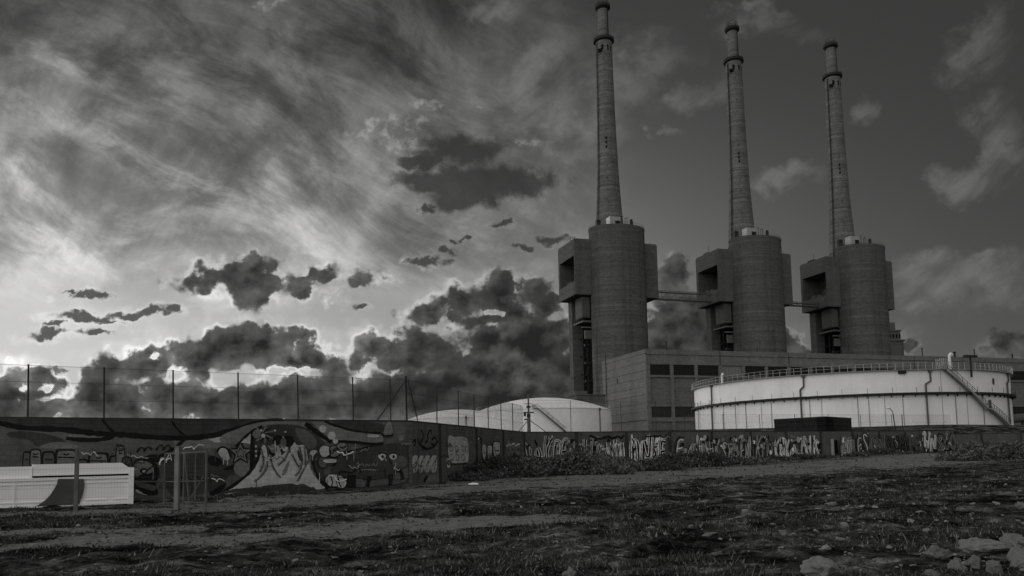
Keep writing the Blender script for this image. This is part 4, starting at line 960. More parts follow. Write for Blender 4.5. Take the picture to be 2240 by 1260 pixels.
    # crouching round figures
    for (x, y, rx, ry, mi) in ((760, 620, 42, 44, 4), (828, 625, 36, 48, 3), (885, 590, 40, 34, 3), (745, 700, 34, 40, 2), (800, 690, 60, 16, 4), (890, 700, 44, 36, 2), (830, 830, 70, 48, 4), (880, 850, 36, 40, 4)):
        e = [(x+rx*math.cos(2*math.pi*k/9)*(1+.12*math.sin(k*3.1)), y+ry*math.sin(2*math.pi*k/9)*(1+.12*math.cos(k*2.3))) for k in range(9)]
        pa.fill(c6([(x+(a-x)*1.14, y+(b_-y)*1.14) for a, b_ in e]), 0); pa.fill(c6(e), mi)
    for pts in ([(790, 600), (800, 640), (790, 665)], [(815, 610), (840, 620), (850, 600)], [(805, 660), (830, 668), (850, 655)], [(870, 590), (895, 600), (915, 580)], [(800, 730), (860, 700), (915, 665)], [(800, 760), (840, 735), (900, 715)], [(800, 800), (815, 840), (805, 880)], [(850, 790), (860, 850), (880, 890)], [(770, 880), (830, 875), (880, 895)]):
        pa.line(c6(pts), .06, 0)
    # big dark beast with small eyes
    pa.fill(c6([(800, 770), (860, 690), (905, 628), (1000, 606), (1090, 585), (1180, 572), (1260, 556), (1330, 560), (1365, 620), (1366, 720), (1310, 750), (1250, 800), (1110, 830), (940, 806), (860, 800)]), 1)
    pa.fill(c6([(930, 812), (1110, 836), (1250, 806), (1310, 756), (1366, 728), (1364, 850), (1180, 868), (930, 890)]), 2)
    pa.line(c6([(905, 628), (1000, 606), (1110, 580), (1180, 572)]), .06, 0); pa.line(c6([(1000, 640), (1060, 610), (1120, 560)]), .05, 0)
    pa.fill(c6([(1240, 690), (1290, 655), (1345, 660), (1360, 700), (1330, 745), (1270, 745)]), 2)
    for x in (1172, 1252):
        pa.dot(c6([(x, 655)])[0], .19, .17, 4); pa.dot(c6([(x+4, 660)])[0], .07, .08, 0); pa.line(c6([(x-26, 640), (x, 632), (x+28, 640)]), .06, 0)
    pa.line(c6([(1158, 672), (1170, 690), (1190, 668), (1205, 690)]), .04, 4); pa.line(c6([(1222, 690), (1240, 700), (1230, 715)]), .05, 0)
    for x, y in ((935, 790), (968, 790), (1070, 800), (1234, 790)): pa.line(c6([(x+(14 if x == 1070 else 2), y), (x, y+50), (x-4, 885-.06*(x-935))]), .22, 0)
    pa.line(c6([(1270, 756), (1310, 760), (1322, 826)]), .2, 0)
    for pts in ([(985, 715), (1000, 700), (1005, 725), (990, 735)], [(1015, 725), (1030, 705), (1040, 730)], [(1050, 735), (1062, 710), (1075, 730), (1085, 712)], [(1095, 730), (1110, 705), (1125, 735), (1140, 705)], [(1000, 760), (1060, 752), (1130, 758)]):
        pa.line(c6(pts), .05, 3)
    tags(pa, pa.to(150, 1000)[0], pa.to(500, 1000)[0], EYE-1.0, EYE+.7, 16, 71); tags(pa, pa.to(540, 1000)[0], pa.to(890, 1000)[0], EYE-1.0, EYE+.9, 16, 72)
    pa.fill(c6([(1285, 520), (1310, 500), (1330, 520), (1320, 545), (1290, 550)]), 3); pa.fill(c6([(1360, 410), (1386, 412), (1388, 860), (1368, 862)]), 2, False)
    for k in range(8): pa.line(c6([(1368, 440+k*46), (1390, 443+k*46)]), .04, 1, False)
def mid_graffiti(pa, L):
    K = 4.0; c7 = lambda pts: [(880+x/K, 820+y/K) for x, y in pts]
    for pts in ([(90, 590), (120, 560), (110, 620), (90, 640)], [(165, 480), (190, 540), (160, 590), (165, 640)], [(200, 600), (230, 560), (215, 530), (250, 470), (255, 520)], [(255, 570), (285, 540), (300, 570), (290, 620), (250, 600)], [(170, 640), (230, 650), (290, 620), (310, 580)], [(130, 560), (150, 610), (200, 640)]):
        pa.line(c7(pts), .12, 0)
    pa.fill(c7([(70, 700), (150, 690), (200, 700), (300, 690), (310, 830), (250, 880), (180, 850), (150, 920), (80, 900)]), 2)
    for (x0, x1) in ((80, 140), (140, 190), (190, 245), (245, 305)):
        pa.fill(c7([(x0+5, 710), (x1-5, 700), (x1, 760), (x1-8, 850), (x0+5, 860), (x0-4, 780)]), 4); pa.line(c7([(x0+10, 850), (x0+(x0*7) % 23, 800), (x0+32, 730+(x0*3) % 50), (x1-10, 720+(x0*5) % 60)]), .08, 2); pa.line(c7([(x1-30, 850), (x1-16-(x0*3) % 17, 790), (x1-4, 715)]), .07, 1)
    pa.fill(c7([(200, 945), (230, 880), (300, 870), (330, 940)]), 3, False); pa.fill(c7([(180, 930), (205, 880), (225, 885), (195, 945)]), 0, False)
    pa.fill(c7([(395, 540), (420, 525), (440, 545), (490, 540), (545, 540), (575, 570), (580, 765), (540, 780), (400, 770)]), 4)
    for k, (x0, y0) in enumerate(((410, 610), (460, 615), (510, 612), (545, 618), (415, 690), (465, 690), (515, 690))): pa.line(c7([(x0, y0), (x0+5, y0+60), (x0+28, y0+55), (x0+25, y0+10), (x0+5, y0+8)]), .06, 2)
    pa.line(c7([(400, 790), (480, 780), (570, 772)]), .1, 1)
    for (x0, x1, y0) in ((690, 740, 600), (735, 790, 610), (785, 860, 580)): pa.fill(c7([(x0, y0+20), (x0+10, y0), (x1-8, y0), (x1, y0+40), (x1-10, y0+150), (x0+8, y0+155)]), 0); pa.fill(c7([(x0+6, y0+25), (x0+14, y0+8), (x1-12, y0+8), (x1-6, y0+40), (x1-15, y0+140), (x0+13, y0+145)]), 4); pa.line(c7([(x0+20, y0+45), (x0+22, y0+90), (x1-18, y0+80)]), .09, 0)
    for (x0, x1, y0) in ((905, 945, 600), (940, 985, 590), (980, 1030, 595)): pa.fill(c7([(x0, y0+20), (x0+10, y0), (x1-8, y0), (x1, y0+40), (x1-10, y0+110), (x0+8, y0+115)]), 3); pa.line(c7([(x0+14, y0+15), (x0+16, y0+70), (x1-12, y0+60)]), .09, 0); pa.line(c7([(x0+2, y0+25), (x1-4, y0+8)]), .08, 5)
    pa.line(c7([(670, 540), (700, 580), (680, 600)]), .1, 0); tags(pa, .5, L-.6, EYE-.6, EYE+1.3, 22, 73)
def right_graffiti(pa, L):
    zb, zt = EYE-.85, EYE+1.15
    px_ = lambda x: pa.to(x, 960)[0]
    def run(xa, xb, n, seed, mo, mf, mh, z0=zb, z1=zt, sl=.05, hol=True):
        a, b_ = px_(xa), px_(xb); rr = random.Random(seed+300)
        for k in range(int((b_-a)*5)):           # ground coat of older, overlapped paint
            s_ = rr.uniform(a, b_); z = rr.uniform(z0-.1, z1+.1); w_ = rr.uniform(.10, .34)
            pa.fill2([(s_-w_, z-rr.uniform(.05, .4)), (s_+w_*.3, z-rr.uniform(.1, .3)), (s_+w_, z+rr.uniform(-.1, .2)), (s_+w_*.2, z+rr.uniform(.1, .5)), (s_-w_*.7, z+rr.uniform(.05, .3))], rr.choice((0, 0, 1, 3, 4, 5)))
        letters(pa, a, b_, z0, z1, n, seed, mo, mf, mh, sl, hol)
        for k in range(int((b_-a)*2.2)):
            s_ = rr.uniform(a, b_); z = rr.uniform(z0, z1); pa.line([(s_+rr.uniform(-.25, .25), z+rr.uniform(-.35, .35)) for _ in range(4)], rr.uniform(.04, .10), rr.choice((0, 0, 4, 5)), world=True)
    run(1150, 1168, 2, 1, 0, 3, 5, zb, zt-.2)
    run(1168, 1240, 5, 2, 4, 0, 5, zb+.1, zt+.1); run(1240, 1262, 2, 3, 3, 1, 5)
    run(1265, 1300, 3, 4, 4, 0, 4); run(1300, 1366, 6, 5, 5, 0, 4, zb, zt+.1); scribble(pa, px_(1290), px_(1365), zt+.05, zt+.4, 8, 0, .18, 12)
    run(1378, 1460, 6, 6, 5, 0, 5, zb, zt+.2); scribble(pa, px_(1410), px_(1455), zt+.1, zt+.42, 11, 0, .14, 9)
    run(1475, 1515, 3, 7, 0, 3, 5, zb, zt, .2); run(1515, 1560, 3, 8, 4, 1, 4, zb, zt)
    run(1562, 1600, 4, 9, 1, 3, 5); run(1600, 1640, 4, 10, 0, 4, 1, zb, zt+.2)
    run(1648, 1690, 4, 11, 1, 2, 4); run(1690, 1740, 5, 12, 0, 4, 5); run(1740, 1788, 5, 13, 1, 5, 0, zb, zt)
    for seed, (a, b_) in enumerate(((1560, 1645), (1648, 1790), (1475, 1560), (1870, 1930))):
        r = random.Random(40+seed)
        for k in range(26): 
            s_ = r.uniform(px_(a), px_(b_)); z = r.uniform(zb-.2, zt+.1); pa.dot((s_, z), r.uniform(.06, .2), r.uniform(.06, .22), r.choice((0, 4, 5, 2)), 9, True)
    tags(pa, px_(1155), px_(1790), zb, zt+.3, 60, 74); tags(pa, px_(1870), px_(2080), zb+.6, zt+.3, 16, 75)
    pa.poly([(px_(1833), EYE-1.6), (px_(1862), EYE-1.6), (px_(1862), EYE+.95), (px_(1833), EYE+.95)], 3); run(1833, 1860, 2, 15, 3, 4, 0, zb-.2, zt-.3)
    run(1868, 1895, 3, 16, 1, 2, 5, zb+.2, zt+.2); run(1895, 1925, 3, 17, 2, 3, 0, zb+.2, zt+.2); run(1928, 1975, 4, 18, 1, 0, 2, zb+.3, zt+.1); run(1982, 2008, 2, 19, 2, 1, 3, zb+.6, zt); run(2010, 2040, 3, 20, 1, 4, 5, zb+.5, zt+.3); run(2040, 2082, 4, 21, 0, 3, 1, zb+.6, zt+.2)
wall_thing('boundary_wall', 'dark boundary wall with a big painted mural, at the left', WL, WB, [], M['pier'], M['wall'], mural)
A2, dm2, n2, L2 = wall_frame(WB, WC)
wall_thing('boundary_wall', 'receding wall of graffitied panels between the mural corner and the mast', WB, WC, [4.1, 10.6, 16.7, L2-.1], M['pier'], M['wall'], mid_graffiti)
A3, d3, n3, L3 = wall_frame(WC, WD)
def s3(x): return on_plane(x, 960, A3, d3, n3)[0]
wr = wall_thing('boundary_wall', 'long far wall covered in graffiti lettering below the tanks', WC, WD, [s3(x) for x in (1261, 1370, 1465, 1557, 1642, 1720, 1795, 1865, 1923, 1980)], M['pier'], M['wall_far'], right_graffiti)
# doorway in the far wall
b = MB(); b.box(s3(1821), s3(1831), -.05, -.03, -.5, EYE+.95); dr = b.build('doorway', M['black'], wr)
b = MB(); b.box(s3(1816), s3(1821), -.14, -.031, -.5, EYE+1.05); b.build('door_jamb', M['pale_steel'], dr)
# lower wall that carries on at the far right
E1 = WD+np.array((1.2, 5)); E2 = WD+np.array((60, 22))
wall_thing('boundary_wall', 'low grey wall at the far right beyond the graffiti', E1, E2, [6, 12, 18, 24, 30], M['pier'], M['wall_far'], None, top=EYE+1.55, zbot=-2)
b = MB(); 
o = None

# ------------------------------------------------------------------ chain-link fences
def chain_fence(label, A, Bp, zbase, hgt, posts, braces=(), mesh=.075, wr_=.0022, wires=(.02, .66, 1.32), pr_=.032, lean=.0, offset=.11, group=None):
    A = np.array(A); d = np.array(Bp)-A; L = np.linalg.norm(d); d = d/L
    t = thing('chain_link_fence', label, 'fence', (A[0], A[1], zbase), math.atan2(d[1], d[0]), group)
    for s_ in posts:
        big = isinstance(s_, tuple); s0 = s_[0] if big else s_; hh = s_[1] if big else hgt; r_ = s_[2] if big else pr_
        b = MB(); b.tube((s0, offset, -.02), (s0+lean*hh, offset, hh), r_, 8); b.tube((s0+lean*hh, offset, hh), (s0+lean*hh, offset, hh+.02), r_*1.25, 8); b.build('post', M['dark'], t)
    for (p, q) in braces:
        b = MB(); b.tube(p, q, .028, 6); b.build('brace', M['dark'], t)
    b = MB()
    # every diagonal wire of the mesh runs straight from edge to edge
    n = int((L+hgt)/mesh)
    for k in range(n):
        s0 = -hgt+k*mesh
        for sg in (1, -1):
            a_, z_ = (s0, 0.0), (s0+hgt, hgt)
            if sg < 0: a_, z_ = (s0, hgt), (s0+hgt, 0.0)
            x0, x1 = max(a_[0], 0), min(z_[0], L)
            if x1-x0 < .02: continue
            f0, f1 = (x0-a_[0])/hgt, (x1-a_[0])/hgt
            z0, z1 = a_[1]+(z_[1]-a_[1])*f0, a_[1]+(z_[1]-a_[1])*f1
            b.tube((x0, offset-.03+.004*sg, z0), (x1, offset-.03+.004*sg, z1), wr_, 3)
    b.build('mesh', M['midsteel'], t)
    b = MB()
    for hh in wires: b.tube((0, offset-.045, hgt-hh), (L, offset-.045, hgt-hh), .007, 4)
    b.build('tension_wire', M['dark'], t)
    return t
AL, dl, nl, LL = wall_frame(WL, WB)
def sl_(x): return on_plane(x, 914, AL, dl, nl)[0]
ps = [sl_(x) for x in (-110, 61, 228, 380, 523, 654, 775)]
cst = LL-.12
chain_fence('tall chain link fence on top of the mural wall', WL, WB, WTOP+.06, 2.0, ps+[(sl_(857), 2.0, .028), (cst, 2.15, .05)], [((cst-1.55, .11, 0), (cst-.02, .11, 2.0))], lean=-.02)
chain_fence('chain link fence on the receding wall right of the corner post', WB, WC, WTOP+.06, 2.0, [4.1-.05, 7.6, 10.6, 13.6, 16.7, 19.8], [((1.3, .11, 0), (.05, .11, 1.95))])
# weed fence on the long wall and netting fence behind it
chain_fence('thin chain link fence behind the far wall in front of the big tank', at(1500, 944, 88).xy+Vector((0, 0)), at(2082, 944, 104).xy, WTOP-.9, 3.4, [k*5.2 for k in range(7)]+[(33.0, 3.4, .05)], [], mesh=.12, wr_=.003, wires=(.02, 1.0))
chain_fence('chain link fence above the far wall below the hall gable', (WC+n3*(-.2)), (WC+d3*23-n3*.2), WTOP-.05, 2.6, [4.5, 9.5, 13.2, 18, 22.5], [], mesh=.12, wr_=.002, wires=(.02,), pr_=.022)

# mast with stays at the wall corner
p = Vector((1.25, 61.6, WTOP-1.5))
t = thing('mast', 'slim steel mast with crossarms and stays in front of the domed tank', 'mast', p)
hm = at(1152, 866, 61.6).z-p.z
b = MB(); b.tube((0, 0, 0), (0, 0, hm*.62), .16, 10, .13); b.tube((0, 0, hm*.62), (0, 0, hm), .07, 8, .06); b.tube((0, 0, hm), (0, 0, hm+.12), .11, 8); b.build('pole', M['midsteel'], t, 40)
b = MB(); zz = hm-1.35
b.box(-.42, .42, -.05, .05, zz, zz+.10); b.box(-.38, -.2, -.08, .08, zz-.24, zz+.02); b.box(-.16, .16, -.1, .1, zz+1.0-.6, zz+1.15-.6); b.box(-.35, .1, -.06, .06, zz-.55, zz-.44); b.box(-.14, .14, -.14, .14, zz-.32, zz-.05); b.build('crossarm', M['dark'], t)
for sx in (-1, 1):
    b = MB(); b.tube((0, 0, zz-.5), (sx*(1.5 if sx < 0 else 2.3)*.6, .1, 1.5), .028, 5); b.build('stay', M['dark'], t)

# street lamp behind the wall
pt_, pb_ = at(1943, 893, 96), at(1962, 946, 96)
t = thing('street_lamp', 'street lamp with a curved arm and pale lantern in front of the big tank', 'street lamp', (pb_.x, pb_.y, pb_.z-2))
b = MB(); dx_ = pt_.x-pb_.x; H_ = pt_.z-pb_.z+2
b.tube((0, 0, 0), (-.32, 0, H_-.7), .085, 8, .06); b.path([(-.32, 0, H_-.7), (-.42, 0, H_-.32), (-.62, 0, H_-.10), (dx_+.15, 0, H_)], .045, 8); b.build('pole', M['dark'], t, 50)
b = MB(); b.lathe([(.02, -.11), (.16, -.05), (.17, .03), (.08, .12), (.02, .14)], 14); o = b.build('lantern', M['white'], t, 50); o.location = (dx_, 0, H_+.02); o.scale = (1.7, .9, 1)

# dark shed behind the wall
pa_, pm_, pc_ = at(1693, 919, 100), at(1805, 912.5, 94.5), at(1862, 913, 101)
zt_ = pm_.z
t = thing('shed', 'low flat roofed black shed behind the far wall', 'shed', (pm_.x, pm_.y, 0))
def V2(p): return Vector((p.x-pm_.x, p.y-pm_.y, 0))
Pa, Pm, Pc = V2(pa_), Vector((0, 0, 0)), V2(pc_); Pd = Pa+Pc
b = MB(); up = Vector((0, 0, zt_)); dn = Vector((0, 0, .5))
cs = [Pa, Pm, Pc, Pd]
b.add([p+dn for p in cs]+[p+up for p in cs], [(0, 1, 5, 4), (1, 2, 6, 5), (2, 3, 7, 6), (3, 0, 4, 7), (4, 5, 6, 7)]); b.build('wall', M['shed'], t)
b = MB(); ct = (Pa+Pc)/2
b.add([ct+(p-ct)*1.012+up*1.0+Vector((0, 0, .004)) for p in cs]+[ct+(p-ct)*1.012+up+Vector((0, 0, .10)) for p in cs], [(3, 2, 1, 0), (0, 1, 5, 4), (1, 2, 6, 5), (2, 3, 7, 6), (3, 0, 4, 7), (4, 5, 6, 7)]); b.build('roof', M['dark'], t)

# pipework beside the tank at the right edge
p = at(2250, 905, 165)
b = MB(); b.tube((-2, 6, -1.0), (14, 10, .4), .95, 14); b.tube((-2, 6, -3.2), (14, 10, -2.6), .35, 10)
for k in range(4): b.box(k*3.6, k*3.6+.5, 6.6+k*.9, 7.4+k*.9, -9, -.6)
b.box(-1, 14, 6.5, 9.5, -4.2, -3.7)
o = b.build('pipe_rack', M['midsteel'], None, 40); o.location = p; tag(o, 'grey pipes on a rack just right of the big tank', 'pipework')

# ------------------------------------------------------------------ white container, mesh fence and gate
Ac, dc, nc, _ = wall_frame(WA, WB)
OFF = 2.0
def cpt(x, y): return on_plane(x, y, Ac, dc, nc, OFF)
sR, zB = cpt(291, 1101); _, zTop = cpt(285, 1040); sM, zLid = cpt(73, 1016); sLR, _ = cpt(266, 1016)
_, zPost = cpt(289, 1022); _, zLow = cpt(30, 1021)
org = Ac+nc*OFF
t = thing('roll_off_container', 'white steel roll off container with a dark grey painted sweep, by the mural', 'container', (org[0], org[1], 0), math.atan2(dc[1], dc[0]))
s0c = sR-6.8; wd = 1.45
b = MB()
b.box(s0c, sR-.18, 0, wd, zB, zTop)
for (y0, y1, pr) in ((1048, 1050.5, .035), (1056, 1058.5, .03)):
    z1_, z0_ = cpt(150, y0)[1], cpt(150, y1)[1]; b.box(s0c, sR-.18, -pr, -.002, z0_, z1_)
for x in (32, 75, 122, 170, 207, 243): 
    s_ = cpt(x, 1053)[0]; b.box(s_-.035, s_+.035, -.028, -.002, zB+.02, cpt(150, 1048)[1]-.004) if x in (32, 170) else b.box(s_-.06, s_+.06, -.03, -.002, cpt(150, 1056)[1]+.004, cpt(150, 1050.5)[1]-.004)
b.box(s0c, sR-.18, -.05, -.002, zB, zB+.09); b.box(s0c, sR-.18, -.06, -.002, zTop-.10, zTop)
for xa, xb in ((0, 100), (130, 155), (187, 235), (245, 282)):
    b.box(cpt(xa, 1095)[0], cpt(xb, 1095)[0], -.045, -.002, zB+.17, zB+.21)
b.build('body', M['bin_white'], t)
b = MB(); b.box(sR-.178, sR, -.08, wd+.05, zB-.02, zPost); b.build('end_post', M['bin_white'], t)
b = MB(); b.box(s0c, sM-.02, .06, wd-.05, zTop+.002, zLow); b.build('rear_lid', M['bin_white'], t)
b = MB(); yl0, yl1 = -.04, wd-.02; zl0, zl1 = zTop+.07, zLid
prof = [(sM, zl0), (sLR+.42, zl0), (sLR+.42, zl0+.1), (sLR, zl1), (sM, zl1)]
n = len(prof); b.add([(x, yl0, z) for x, z in prof]+[(x, yl1, z) for x, z in prof], [tuple(range(n)), tuple(range(2*n-1, n-1, -1))]+[((i+1) % n, i, n+i, n+(i+1) % n) for i in range(n)])
b.box(sM, sLR+.3, yl0-.02, yl0-.002, zl0, zl0+.05)
lid = b.build('lid', M['bin_white'], t)
b = MB(); b.box(sM+.02, sLR+.4, .02, wd-.06, zTop+.004, zl0-.004); b.build('gasket', M['black'], lid)
b = MB(); b.box(sLR+.14, sLR+.36, .0, .35, zl0+.12, zPost-.05); b.tube((sLR+.25, .1, zPost-.3), (sLR+.25, .1, zPost), .06, 8); b.build('latch', M['dark'], t)
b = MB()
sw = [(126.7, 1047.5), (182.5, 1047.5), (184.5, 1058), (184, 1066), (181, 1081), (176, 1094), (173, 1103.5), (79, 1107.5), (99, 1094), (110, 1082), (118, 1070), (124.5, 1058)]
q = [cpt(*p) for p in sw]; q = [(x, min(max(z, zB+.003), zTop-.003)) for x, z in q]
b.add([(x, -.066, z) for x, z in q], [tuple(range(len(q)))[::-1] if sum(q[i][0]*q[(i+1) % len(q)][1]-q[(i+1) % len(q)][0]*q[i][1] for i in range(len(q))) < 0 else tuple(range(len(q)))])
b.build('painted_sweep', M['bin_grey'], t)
b = MB(); b.box(s0c, sR-.2, .1, .22, zB-.17, zB-.004); b.box(s0c, sR-.2, wd-.22, wd-.1, zB-.17, zB-.004)
for k in range(3): b.tube((sR-.6-k*2.6, .05, zB-.14), (sR-.6-k*2.6, .3, zB-.14), .11, 12)
b.build('skid', M['black'], t)

def upright(mb, x, ytop, ybot, Y, r, mi=0):
    p, q = at(x, ytop, Y), at(x, ybot, Y); mb.tube((p.x, Y, q.z-.15), (p.x, Y, p.z), r, 10, mi=mi)
YF = 25.6
t = thing('mesh_fence', 'fine welded mesh fence panel standing in front of the white container', 'fence', (0, 0, 0))
b = MB(); pL = at(-140, 985, YF); pR = at(386, 985, YF); zt0 = pL.z-.02; gz = lambda x, y: ground_z(x, y)
nv = int((pR.x-pL.x)/.10)
for k in range(nv+1):
    x = pL.x+k*.10; b.tube((x, YF, gz(x, YF)+.05), (x, YF, zt0), .0009, 3)
for k in range(7):
    z = gz(pL.x+3, YF)+.08+k*.31; 
    if z < zt0: b.tube((pL.x, YF, z), (pR.x, YF, z), .003, 3)
b.tube((pL.x, YF, zt0), (pR.x, YF, zt0), .005, 4); b.build('mesh', M['midsteel'], t)
for x, w in ((168, .07), (-120, .07)):
    b = MB(); p, q = at(x, 983, YF), at(x, 1114, YF); b.box(p.x-w, p.x+w*.2, YF+.02, YF+.09, q.z-.2, p.z); b.box(p.x+w*.2, p.x+w*.9, YF+.025, YF+.06, q.z-.2, p.z-.25); b.build('post', M['midsteel'], t)
t = thing('gate', 'light steel gate with a thick post, standing open beside the container', 'gate', (0, 0, 0))
b = MB(); p, q = at(389, 977, YF+.1), at(387, 1111, YF+.1); w = .068; b.box(p.x-w, p.x+w, YF+.02, YF+.02+2*w, q.z-.3, p.z); b.box(p.x-w-.01, p.x+w+.01, YF+.01, YF+.03+2*w, p.z+.002, p.z+.02); b.build('gate_post', M['post_grey'], t)
b = MB()
def gp(x, y, Y): v = at(x, y, Y); return v
for (x, y0, y1, Y, r) in ((361, 993, 1106, 27.6, .028), (403, 990, 1102, 27.2, .034), (428.5, 992, 1106, 26.6, .028), (452, 985, 1106, 26.6, .045)):
    a_, c_ = gp(x, y0, Y), gp(x, y1, Y); b.tube((a_.x, Y, c_.z-.05), (a_.x, Y, a_.z), r, 6)
b.tube(gp(404, 992, 26.4), gp(414, 1103, 26.4), .03, 6)
b.tube(gp(362, 993, 27.6), gp(403, 991, 27.2), .03, 6); b.tube(gp(403, 991, 27.2), gp(452, 989, 26.6), .03, 6); b.tube(gp(297, 1053, 26.2), gp(361, 1054, 27.5), .022, 6); b.tube(gp(361, 1054, 27.5), gp(452, 1052, 26.6), .022, 6); b.tube(gp(403, 1098, 27.2), gp(452, 1100, 26.6), .026, 6)
b.tube(gp(418, 1088, 26.7), gp(446, 1040, 26.7), .024, 6)
b.build('gate_frame', M['midsteel'], t)
b = MB()
for k in range(14):
    f = k/13; A_ = gp(403+49*f, 991, 27.2-.6*f); B_ = gp(403+49*f, 1100, 27.2-.6*f); b.tube(A_, B_, .003, 3)
for k in range(12):
    y = 993+k*9; b.tube(gp(403, y, 27.2), gp(452, y, 26.6), .003, 3)
b.build('gate_mesh', M['midsteel'], t)

# ------------------------------------------------------------------ plants and stones
def leaf_cloud(mb, centre, rad, n, size, rs, flat=.0):
    for _ in range(n):
        while True:
            a = Vector((rs.uniform(-1, 1), rs.uniform(-1, 1), rs.uniform(-.25, 1)))
            if .25 < a.length < 1: break
        a = Vector((a.x*rad[0], a.y*rad[1], a.z*rad[2])); p = centre+a
        d = Vector((rs.gauss(0, 1), rs.gauss(0, 1), rs.gauss(.5, .8))).normalized(); e = d.orthogonal().normalized(); e.rotate(Matrix.Rotation(rs.uniform(0, 6.28), 3, d))
        L_ = size*rs.uniform(.6, 1.6); w_ = L_*rs.uniform(.22, .45)
        mb.add([p, p+d*L_*.5+e*w_, p+d*L_, p+d*L_*.5-e*w_], [(0, 1, 2, 3)], 1 if rs.random() < .25 else 0)
def shrub(x, y, w, hgt, label, seed, dry=False, group='shrubs along the wall'):
    rs = random.Random(seed); z = ground_z(x, y)-.08; hgt *= .78
    t = thing('shrub', label, 'shrub', (x, y, z), 0, group)
    b = MB(); n = 7+int(w*2)
    leafs = MB()
    for k in range(n):
        cx_, cy_ = rs.uniform(-w/2, w/2), rs.uniform(-.6, .6); k_ = 1-(abs(cx_)/(w/2))**2*.7; hh = hgt*k_*rs.uniform(.55, 1.05)
        leaf_cloud(leafs, Vector((cx_, cy_, hh*.25)), (w*.20, .55, hh*.75), int(150+90*w*hgt), .13 if not dry else .16, rs)
        tip = Vector((cx_+rs.uniform(-.25, .25), cy_, hh*rs.uniform(.9, 1.15))); b.tube((cx_*.7, cy_*.5, 0), tip, .02, 4, .006)
        for _ in range(4):
            a0 = Vector((cx_, cy_, hh*.5)); b.tube(a0, a0+Vector((rs.uniform(-.5, .5), rs.uniform(-.3, .3), hh*rs.uniform(.2, .65))), .01, 3, .004)
    leafs.build('foliage', [M['shrub_dry'] if dry else M['shrub'], M['shrub'] if dry else M['shrub_dry']], t); b.build('stems', M['twig'], t)
def gpos(x, y):                       # where the line of sight through a photograph point meets the ground
    r = ray(x, y); lo, hi = 3.0, 110.0
    for _ in range(60):
        mm = (lo+hi)/2
        if mm*r[2]+EYE > ground_z(mm*r[0], mm): lo = mm
        else: hi = mm
        if hi-lo < .01: break
    return lo*r[0], lo
SH = [(985, 1052, 3.4, 1.0, 0, 'low dark shrub at the foot of the white lettered panel'), (1035, 1048, 3.8, 1.35, 0, 'dark shrub under the second dark pier of the receding wall'), (1085, 1042, 4.0, 1.9, 0, 'leafy shrub hiding the end of the receding wall'), (1130, 1036, 3.2, 1.9, 0, 'tall shrub just left of the mast'), (1175, 1040, 4.4, 2.0, 1, 'greyish shrub just right of the mast'), (1225, 1036, 5.4, 2.6, 0, 'biggest rounded shrub, in front of the black block letters'), (1265, 1038, 5.0, 2.2, 1, 'dry shrub beside the biggest rounded one'), (1310, 1034, 5.0, 1.9, 1, 'pale wispy shrub below the white outlined letters'), (1355, 1032, 4.8, 1.6, 0, 'mid height shrub beneath the second far pier'), (1400, 1029, 4.8, 1.4, 0, 'low shrub left of the long dark mound'), (1460, 1023, 5.4, 1.5, 0, 'long dark bushy mound under the third far pier'), (1510, 1019, 6.0, 2.0, 0, 'highest part of the long dark mound of bushes'), (1560, 1015, 5.0, 1.2, 0, 'sloping shrub at the right end of the dark mound'), (1620, 1012, 5.0, .8, 1, 'thin dry shrub under the pale round lettering'), (1690, 1008, 6.0, .7, 0, 'low weedy shrub left of the doorway in the far wall'), (1760, 1004, 6.0, .8, 0, 'low shrub beside the doorway in the far wall'), (1850, 999, 6.0, .6, 0, 'flat dark shrub right of the doorway in the far wall'), (1920, 995, 7.0, .9, 0, 'dark shrub below the street lamp'), (1990, 991, 8.0, 1.1, 0, 'wide dark shrub below the tank stair'), (2060, 988, 8.0, 1.1, 0, 'wide dark shrub at the right end of the graffiti'), (2150, 1004, 5.0, 1.7, 1, 'rough grey shrub on the hump at the right edge'), (2210, 1004, 6.0, 1.9, 1, 'tallest grey shrub at the right edge of the picture')]
for i, (x, y, w, hgt, dry, lab) in enumerate(SH):
    gx_, gy_ = gpos(x, y); shrub(gx_, gy_, w, hgt, lab, 100+i, bool(dry))

def rock_mesh(rs, sub=4, rough=.30):
    import bmesh
    bm = bmesh.new(); bmesh.ops.create_icosphere(bm, subdivisions=sub, radius=1)
    o = Vector((rs.uniform(0, 90), rs.uniform(0, 90), rs.uniform(0, 90)))
    from mathutils import noise as mn
    planes = [(Vector((rs.gauss(0, 1), rs.gauss(0, 1), rs.gauss(.2, 1))).normalized(), rs.uniform(.45, .8)) for _ in range(9)]
    planes = [(nn, dd*.92) for nn, dd in planes]
    for v in bm.verts:
        p = v.co.copy()
        for nn, dd in planes:
            e = p.dot(nn)-dd
            if e > 0: p -= nn*e*.97
        p *= 1+rough*(mn.fractal(p*1.6+o, 1.0, 2.0, 4))*.62+.10*mn.noise(p*4+o)+.07*mn.noise(p*11+o)
        v.co = p
    return bm
def rock(name, x, y, size, label, seed, group=None, rot=0.0, sink=.2, matk='rock', cat='rock', Y=None):
    rs = random.Random(seed)
    if Y is None: gx_, gy_ = gpos(x, y)
    else: gx_, gy_ = x, Y
    bm = rock_mesh(rs, 4, .62)
    me = bpy.data.meshes.new(name); bm.to_mesh(me); bm.free(); me.materials.append(M[matk])
    o = bpy.data.objects.new(name, me); COL.objects.link(o); o.scale = (size[0]*1.0, size[1]*1.0, size[2]*1.25); o.rotation_euler = (rs.uniform(-.2, .2), rs.uniform(-.2, .2), rot)
    o.location = (gx_, gy_, ground_z(gx_, gy_)+size[2]*(1-2*sink)*.55); tag(o, label, cat, group)
    return o
